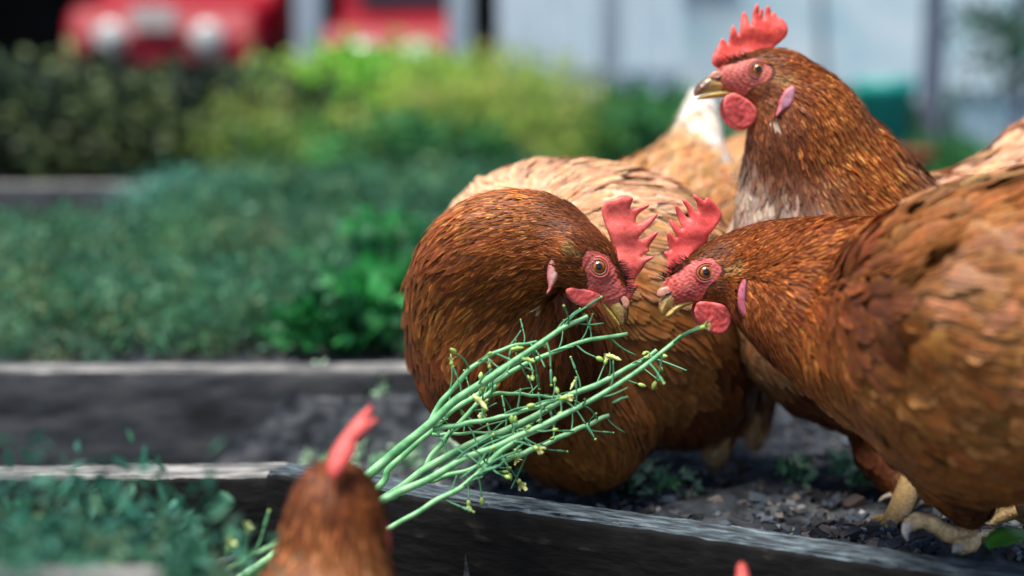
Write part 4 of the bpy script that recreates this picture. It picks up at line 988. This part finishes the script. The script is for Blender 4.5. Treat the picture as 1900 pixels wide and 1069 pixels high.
# open shed the vehicles stand in
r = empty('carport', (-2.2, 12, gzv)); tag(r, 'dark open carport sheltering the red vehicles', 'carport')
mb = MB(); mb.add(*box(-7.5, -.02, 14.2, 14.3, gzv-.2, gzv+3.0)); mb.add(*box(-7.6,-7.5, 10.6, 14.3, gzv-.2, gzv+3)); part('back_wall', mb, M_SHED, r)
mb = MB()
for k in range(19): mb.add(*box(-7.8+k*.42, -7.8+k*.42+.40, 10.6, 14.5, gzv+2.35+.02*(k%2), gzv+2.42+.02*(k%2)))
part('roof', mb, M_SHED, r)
# white boarded building
wx0, wx1, wy = (925-950)*K*9.5, (1262-950)*K*9.5, 9.5
r = empty('white_building', ((wx0+wx1)/2, wy, gzv)); tag(r, 'white boarded shed wall behind the alert hen\'s beak', 'shed')
mb = MB(); n = 9
for k in range(n):
    a = wx0+(wx1-wx0)*k/n; mb.add(*box(a+.004, a+(wx1-wx0)/n-.006, wy, wy+.03, gzv+.42, gzv+3.1))
mb.add(*box(wx0, wx1, wy+.035, wy+3, gzv-.1, gzv+3.1)); part('wall', mb, M_WHITE, r)
mb = MB(); mb.add(*box(wx0-.2, wx1+.2, wy-.3, wy+3.2, gzv+3.1, gzv+3.2)); part('roof', mb, M_SHED, r)
x = (1130-950)*K*7.4; r = empty('garden_post', (x, 7.4, gz(x,7.4))); tag(r, 'slim white post in front of the white shed wall', 'post')
mb = MB(); mb.add(*box(x-.045, x+.045, 7.36, 7.44, gz(x,7.4), gz(x,7.4)+1.9)); bevel(part('shaft', mb, M_POST, r), .006)
mb = MB(); mb.add(*box(x-.055, x+.055, 7.35, 7.45, gz(x,7.4)+1.9, gz(x,7.4)+1.93)); part('cap', mb, M_POST, r)
# right-hand side: bluish house with pale walls, trunk, pot, water tub
M_BLUEW = noise_mat('blue_white_wall', lin('#b8dae6'), lin('#e4f2f6'), 2, .7, (1,1,1), bump=.1)
M_BARK = noise_mat('bark', lin('#5a6070'), lin('#8a90a0'), 20, .9, (3,3,.6), bump=.8, bdist=.01)
M_POT = noise_mat('terracotta', lin('#7a3a22'), lin('#94502f'), 12, .8)
M_TEAL = noise_mat('teal_plastic', lin('#1f9a90'), lin('#2cb0a4'), 4, .4, bump=0)
hx0, hx1, hy = (1262-950)*K*14, (2500-950)*K*14, 14
r = empty('pale_house', ((hx0+hx1)/2, hy, gzv)); tag(r, 'pale blue white house wall far behind the tall hen with a dark window', 'house')
mb = MB(); mb.add(*box(hx0, hx1, hy, hy+5, gzv-.2, gzv+4.2)); part('wall', mb, M_BLUEW, r)
for a, b, z0, z1_ in ((1240,1345,1.45,3.4),(1950,2060,1.3,2.4)):
    mb = MB(); mb.add(*box((a-950)*K*14, (b-950)*K*14, hy-.06, hy-.01, gzv+z0, gzv+z1_)); w = part('window', mb, M_GLASS, r)
    mb = MB(); mb.add(*box((a-950)*K*14-.06, (b-950)*K*14+.06, hy-.1, hy-.005, gzv+z0-.07, gzv+z0)); w2 = part('sill', mb, M_WHITE, None)
    w2.parent = w; w2.matrix_parent_inverse = Matrix.Translation(-Vector(r.location)) if False else w.matrix_parent_inverse.inverted()@w.matrix_parent_inverse
def tree(x, y, hh, r0, label, crown_z, crown_r, pal, n, lean=0., name='tree', top=True):
    z = gz(x, y); r = empty(name, (x, y, z)); tag(r, label, 'tree')
    P = spline([(x,y,z-.1),(x+lean*.3,y,z+hh*.35),(x+lean*.8,y,z+hh*.7),(x+lean,y,z+hh)], 20); mb = MB()
    mb.add(*tube(P, np.linspace(r0,r0*.6,20)*(1+rng.normal(0,.04,20)), 12))
    for k in range(7):
        s = P[min(19, 9+k*2)]if k < 5 else P[19]; a = k*2.4; L = crown_r*rng.uniform(.7,1.1)
        e = s+np.array([math.cos(a)*L, math.sin(a)*L, L*.5]); mb.add(*tube(spline([s,(s+e)/2+[0,0,.08],e], 8), np.linspace(r0*.45,r0*.1,8), 7))
    mb.build('trunk', M_BARK, r)
    V, F, C = leaves_mesh(n, crown_r, crown_r*1.5, crown_r*.14, [lin(c) for c in pal], .5, seed=int(abs(x)*100), bright=.8)
    V = V+[x+lean, y, z+crown_z]; mesh_np('crown', V, F, M_LEAF, cols=C, root=r, smooth=False); return r
tree((1722-950)*K*6.2, 6.2, 3.0, .055, 'slender grey trunked tree rising behind the tall hen\'s back', 2.1, 1.0, ['#16402a','#1f5236','#2b6a45'], 1500)
tree((1880-950)*K*5.0, 5.0, .9, .025, 'dark leafy small tree at the right edge top', .30, .26, ['#0f3a24','#15482d','#1d5c38','#2a7048'], 900, name='small_tree')
tree((1530-950)*K*10.5, 10.5, 3.2, .03, 'tree with blue green crown high behind the alert hen\'s comb', 1.5, .8, ['#1c4c48','#2c625c','#17403e'], 500, lean=-.3)
def pot(x, y, r0, hh, m, label, name, cat):
    z = gz(x, y); t = np.linspace(0, 2*math.pi, 33)[:-1]; V = []; pr = [(.0,.0),(.72,.0),(.95,.85),(1.08,.86),(1.08,1),(.92,1),(.85,.3),(0,.28)]
    for a, b in pr: V += [(x+max(a,.001)*r0*math.cos(q), y+max(a,.001)*r0*math.sin(q), z+b*hh) for q in t]
    F = [[i*32+k, i*32+(k+1)%32, (i+1)*32+(k+1)%32, (i+1)*32+k] for i in range(len(pr)-1) for k in range(32)]
    o = mesh_np(name, V, F, m); tag(o, label, cat); return o
pot((1650-950)*K*5.0, 5.0, .14, .22, M_POT, 'terracotta pot standing behind the tall hen\'s back, left of grey trunk', 'plant_pot', 'pot')
pot((1635-950)*K*6.0, 6.0, .12, .47, M_TEAL, 'teal plastic tub among bushes beyond the tall hen\'s neck', 'plastic_tub', 'tub')
# low white kerb wall on the right
x0, x1 = (1770-950)*K*6.4, (2300-950)*K*6.4; r = empty('low_wall', ((x0+x1)/2, 6.4, gz(1,6.4))); tag(r, 'low white garden wall right of the grey trunk', 'wall')
mb = MB(); mb.add(*box(x0, x1, 6.4, 6.55, gz(1,6.4)-.05, gz(1,6.4)+.26)); part('wall', mb, M_BLUEW, r)
mb = MB(); mb.add(*box(x0-.02, x1+.02, 6.38, 6.57, gz(1,6.4)+.26, gz(1,6.4)+.30)); part('coping', mb, M_WHITE, r)

# ---------------- the bunch of flower stalks
M_STALK = noise_mat('stalk_green', lin('#5fa26a'), lin('#7fbc82'), 90, .45, (1,1,1), bump=.25, bdist=.0006, c3=lin('#98cc94'), detail=4, coat=.1, sss=.05)
M_SIDE = noise_mat('side_green', lin('#4a8a60'), lin('#68a476'), 120, .5, bump=0)
M_BUD = noise_mat('bud_yellow_green', lin('#8fb85a'), lin('#b4c866'), 300, .5, bump=.2, bdist=.0004, c3=lin('#7fb468'), sss=.05)
M_PETAL = noise_mat('petal_pale', lin('#cdd47a'), lin('#d9dc96'), 300, .55, bump=0, sss=.05)
M_CUT = noise_mat('cut_end', lin('#3f8a4c'), lin('#2f6f40'), 200, .6)
zs = lambda pts: Z(700, 560, 2.43, pts)
def zz4(pts, d0, d1):
    P = zs(pts); n = len(P); return [(x, y, d0+(d1-d0)*i/(n-1)) for i, (x, y) in enumerate(P)]
BUDM = {}
def bud_local(kind, seed):
    """a side shoot: thin stalk, then bud, pod or wilted flower; along +Z, length 1 = stalk"""
    r = np.random.default_rng(seed); mb = MB(); L = r.uniform(.011,.022)
    b = r.normal(0,.16,2)*L
    P = spline([(0,0,-.001),(b[0],b[1],L*.5),(b[0]*2.6,b[1]*2.6,L)], 8); mb.add(*tube(P, np.linspace(.00085,.0006,8), 6), m=0)
    e = P[-1]; t = P[-1]-P[-3]; t /= np.linalg.norm(t)
    def along(pts, rad, m): 
        mb.add(*tube([e+t*q for q in pts], rad, 8), m=m)
    if kind == 'bud':
        l = r.uniform(.004,.0075); along(np.linspace(-.0004,l,8), np.array([.0009,.0016,.0020,.0021,.0020,.0017,.0012,.0004])*r.uniform(.8,1.1), 1)
    elif kind == 'pod':
        l = r.uniform(.007,.013); along(np.linspace(0,l,7), np.array([.0006,.0010,.0011,.0010,.0009,.0007,.0007]), 0); along(np.linspace(l,l+.0016,4), [.0007,.0011,.001,.0005], 1)
    elif kind == 'flower':
        l = .005; along(np.linspace(0,l,6), [.0008,.0016,.0019,.0018,.0016,.001], 1)
        for k in range(5):
            a = k*1.257+r.uniform(-.3,.3); u = np.cross(t,[.3,.5,.8]); u /= np.linalg.norm(u); w = np.cross(t,u); o = u*math.cos(a)+w*math.sin(a); s = np.cross(t,o)
            q0 = e+t*.004; pts = [q0+o*.0008, q0+o*.002+t*.0025, q0+o*(.0042+r.uniform(-.001,.001))+t*r.uniform(.002,.006)]; V = []
            for q, wd in zip(pts, (.0007,.0016,.0011)): V += [q-s*wd+o*.0, q+s*wd, q+s*wd-o*.0003, q-s*wd-o*.0003]
            F = [[i*4+j, i*4+(j+1)%4, (i+1)*4+(j+1)%4, (i+1)*4+j] for i in range(2) for j in range(4)]+[[0,1,2,3],[11,10,9,8]]
            mb.add(V, F, m=2)
        for k in range(3):
            mb.add(*tube([e+t*l, e+t*(l+.005)+r.normal(0,.0012,3)], [.0003,.0002], 4), m=2)
    else: pass
    return mb
def bud_mesh(kind, v):
    if (kind, v) not in BUDM:
        o = bud_local(kind, v*17+len(kind)).build('flower_bud', [M_SIDE, M_BUD, M_PETAL]); BUDM[(kind,v)] = o.data; bpy.data.objects.remove(o)
    return BUDM[(kind, v)]
def stalk(label, main, branches, nbud, seed, budrange=(.3,1.0)):
    """main, branches: lists of (points (px,py,d), width px start, width px end)"""
    r = np.random.default_rng(seed)
    pts, w0, w1 = main; P = np.array([wp(*p) for p in pts]); root = empty('flower_stalk', P[0]); tag(root, label, 'flower stalk', 'cut green flower stalks held over the timber')
    allb = []
    for k, (pts, w0, w1) in enumerate([main]+branches):
        P = np.array([wp(*p) for p in pts]); n = 14*(len(pts)-1); Q = spline(P, n); s = np.linspace(0,1,n)
        Q = Q+np.c_[np.sin(s*23+k)*.0004, np.zeros(n), np.sin(s*31+2*k)*.0004]
        sc = K*1.2*1.06; rad = .5*sc*(w0+(w1-w0)*s)*(1+.03*np.sin(s*60+k))
        if k == 0: rad *= 1
        V, F = tube(Q, rad, 14); o = mesh_np('stem' if k == 0 else 'side_stem', V, F, M_STALK, root=root)
        if k == 0: main_o = o
        allb.append((Q, rad, w0, nbud if k == 0 else int(nbud*.55), k))
    for Q, rad, w0, nb, k in allb:
        n = len(Q)
        for j in range(nb):
            t0, t1 = budrange if k == 0 else (.25, 1.0)
            s = t0+(t1-t0)*((j+r.uniform(.1,.9))/nb); i = min(n-2, int(s*(n-1))); tan = Q[i+1]-Q[i]; tan /= np.linalg.norm(tan)
            kind = r.choice(['bud','pod','flower','bare'], p=[.20,.34,.11,.35]); v = int(r.integers(4))
            # mostly up or down in the picture, some towards or away from the viewer
            up = np.array([0,0,1.]) if r.random() < .56 else np.array([0,0,-1.])
            dirv = tan*r.uniform(.3,1.0)+up*r.uniform(.6,1.1)+np.array([r.normal(0,.25), r.normal(0,.45), 0]); dirv /= np.linalg.norm(dirv)
            o = bpy.data.objects.new('flower_bud', bud_mesh(kind, v)); S.collection.objects.link(o)
            o.parent = root; o.location = Vector(Q[i]+dirv*rad[i]*.7)-Vector(root.location)
            o.rotation_euler = Vector(dirv).to_track_quat('Z','Y').to_euler(); o.scale = (r.uniform(.75,1.25),)*3
    return root
def pre(pts, d, *more): return [(x, y, d+dd) for x, y, dd in more]+pts
stalk('uppermost green stalk, its cut tip just under the curled hen\'s beak',
  ([(452,1085,1.10),(560,985,1.135)]+zz4([(0,747),(120,650),(235,550),(330,465),(440,388),(540,320),(640,255),(730,192),(820,130),(890,92),(952,64)],1.165,1.16),19,7),
  [(zz4([(225,560),(262,500),(310,425),(400,325),(460,272),(520,235),(600,203),(660,190),(722,182)],1.168,1.18),11,5),
   (zz4([(250,573),(330,563),(420,545),(540,524),(640,498),(720,473),(798,446)],1.168,1.16),10,6)], 15, 3, (.42,.93))
stalk('second green stalk from the top with upcurved forked tip under the beak',
  ([(420,1120,1.16),(560,1020,1.18)]+zz4([(0,838),(50,760),(110,700),(180,630),(250,580),(340,490),(440,425),(560,345),(680,275),(800,225),(930,180),(1040,158),(1130,143)],1.195,1.215),13,7),
  [(zz4([(245,600),(330,597),(440,590),(540,587),(640,578),(700,570)],1.20,1.205),7,3),
   (zz4([(440,440),(500,420),(580,413),(680,420),(760,428),(830,432)],1.205,1.235),8,5)], 15, 5, (.40,.95))
stalk('thick lower green stalk crossing just behind the longest stalk',
  ([(300,1180,1.12),(560,1010,1.15)]+zz4([(0,905),(100,850),(220,752),(400,655),(560,590),(720,510),(860,428),(1000,370),(1120,305),(1200,262),(1262,218)],1.185,1.205),19,8),
  [(zz4([(207,760),(250,690),(330,590),(410,505),(470,440),(540,380)],1.19,1.20),10,8),
   (zz4([(560,722),(640,690),(740,650),(850,598),(950,555),(1045,512)],1.215,1.24),12,8)], 19, 8, (.33,1))
stalk('longest green stalk, its bare tip reaching under the right hen\'s beak',
  ([(330,1150,1.07),(560,1000,1.12)]+zz4([(10,900),(110,855),(220,805),(380,712),(530,660),(640,602),(760,550),(900,480),(1020,412),(1180,310),(1290,220),(1375,152)],1.145,1.155),15,7),
  [(zz4([(230,812),(300,790),(440,748),(520,705),(600,650),(700,590),(800,545)],1.155,1.165),9,8)], 19, 11, (.36,1))
stalk('lowest green stalk crossing the black timber face',
  ([(450,1100,1.09),(560,1050,1.11)]+zz4([(20,1040),(130,978),(220,925),(300,880),(380,835),(440,790),(490,740),(560,672),(640,612)],1.13,1.15),9,10),
  [(zz4([(455,775),(500,752),(555,736)],1.145,1.14),7,2)], 10, 14, (.45,1))
stalk('short stalk piece with buds at the bottom left, left of the blurred hen',
  ([(395,1080,1.02),(425,1058,1.02),(470,1030,1.03),(505,1014,1.04),(560,985,1.06)],9,8), [], 7, 21, (.0,.8))
# torn leaf scraps and sheaths left on the stems
M_SCRAP = noise_mat('leaf_scrap', lin('#2f6a4c'), lin('#4c8a62'), 200, .5, bump=.4, bdist=.0006)
stalks = [o for o in S.objects if o.name.startswith('flower_stalk')]
for k, (st, (a, b, d), wd, m) in enumerate([(3,((455,780),(560,733),1.135),9,M_SCRAP),(2,((60,895),(130,862),1.175),10,M_SCRAP),(0,((430,418),(500,488),1.155),11,M_PETAL),
        (3,((1060,455),(1130,425),1.135),5,M_SCRAP),(2,((900,345),(870,395),1.18),7,M_PETAL),(0,((600,215),(660,205),1.155),8,M_BUD),(0,((650,255),(712,268),1.155),8,M_BUD),(1,((1030,240),(1100,262),1.19),9,M_PETAL),(2,((1195,238),(1225,225),1.18),8,M_BUD)]):
    (x0,y0),(x1,y1) = zs([a, b]); A, B = wp(x0,y0,d), wp(x1,y1,d-.004); t = (B-A); L_ = np.linalg.norm(t); t /= L_; sdv = np.cross(t, [0,1,0]); sdv /= np.linalg.norm(sdv); V = []
    n_ = 9
    for i in range(n_):
        q = i/(n_-1); w_ = wd*K*1.2*.5*(math.sin(math.pi*min(1,.12+q*.86))**.6)*(1+.2*math.sin(q*17+k))
        for j in (-1,-.4,.4,1): V.append(A+t*L_*q+sdv*w_*j+np.array([0,-1,0])*(.0022*(1-j*j)+.001*math.sin(q*9)))
    F = [[i*4+j,(i+1)*4+j,(i+1)*4+j+1,i*4+j+1] for i in range(n_-1) for j in range(3)]
    o = mesh_np('leaf_scrap', V, F, m, root=stalks[st]); sm = o.modifiers.new('thick','SOLIDIFY'); sm.thickness = .0005
# ---------------- small things
M_LEAFG = noise_mat('broad_leaf', lin('#3c7a24'), lin('#55952f'), 40, .5)
def leaf_obj(px, py, d, L, Wd, ang, label):
    c = wp(px, py, d); V = []; F = []; n = 9
    for i in range(n):
        s = i/(n-1); w = Wd*math.sin(math.pi*min(1,s*.9+.08))**.7
        for j, t in enumerate((-1,-.5,0,.5,1)):
            x, y = (s-.5)*L, t*w*(1+.06*math.sin(s*19+j)); z = .006*math.sin(s*3)+abs(t)*.004+.0006*math.sin(s*40)
            V.append((c[0]+x*math.cos(ang)-y*math.sin(ang), c[1]+x*math.sin(ang)+y*math.cos(ang), c[2]+z))
    F = [[i*5+j, (i+1)*5+j, (i+1)*5+j+1, i*5+j+1] for i in range(n-1) for j in range(4)]
    o = mesh_np('fallen_leaf', V, F, M_LEAFG); sm = o.modifiers.new('thick','SOLIDIFY'); sm.thickness = .0006
    return tag(o, label, 'leaf')
leaf_obj(1885, 1012, 1.075, .05, .016, .35, 'green leaf lying on the timber at the lower right corner')
# purple leg band on the right hen
def band(c, r0, hh, label):
    t = np.linspace(0, 2*math.pi, 25)[:-1]; V = []
    for a, b in ((1,-1),(1.15,-.8),(1.15,.8),(1,1),(.92,.9),(.92,-.9)): V += [(c[0]+a*r0*math.cos(q), c[1]+a*r0*math.sin(q), c[2]+b*hh+.002*math.cos(q)) for q in t]
    F = [[i*24+k, i*24+(k+1)%24, ((i+1)%6)*24+(k+1)%24, ((i+1)%6)*24+k] for i in range(6) for k in range(24)]
    m = noise_mat('purple_band', lin('#5a1f50'), lin('#7a3570'), 300, .7, bump=.8, bdist=.001)
    return tag(mesh_np('leg_band', V, F, m), label, 'leg band')
band(wp(1794, 990, 1.145), .0095, .008, 'purple woven band round the right hen\'s ankle')
# twigs on the mulch at the right
M_TWIG = noise_mat('twig', lin('#6a5040'), lin('#94786a'), 60, .8, bump=.5)
for (a, b, rr) in ((((1800,985,1.2)),(1880,1002,1.19),.005),((1805,1006,1.14),(1850,1012,1.13),.0035)):
    V, F = tube(spline([wp(*a), (wp(*a)+wp(*b))/2+[0,0,.003], wp(*b)], 8), np.linspace(rr,rr*.7,8), 8)
    tag(mesh_np('twig', V, F, M_TWIG), 'reddish stick %s the right hen\'s foot' % ('lying behind' if rr > .004 else 'small and pale beside'), 'stick')
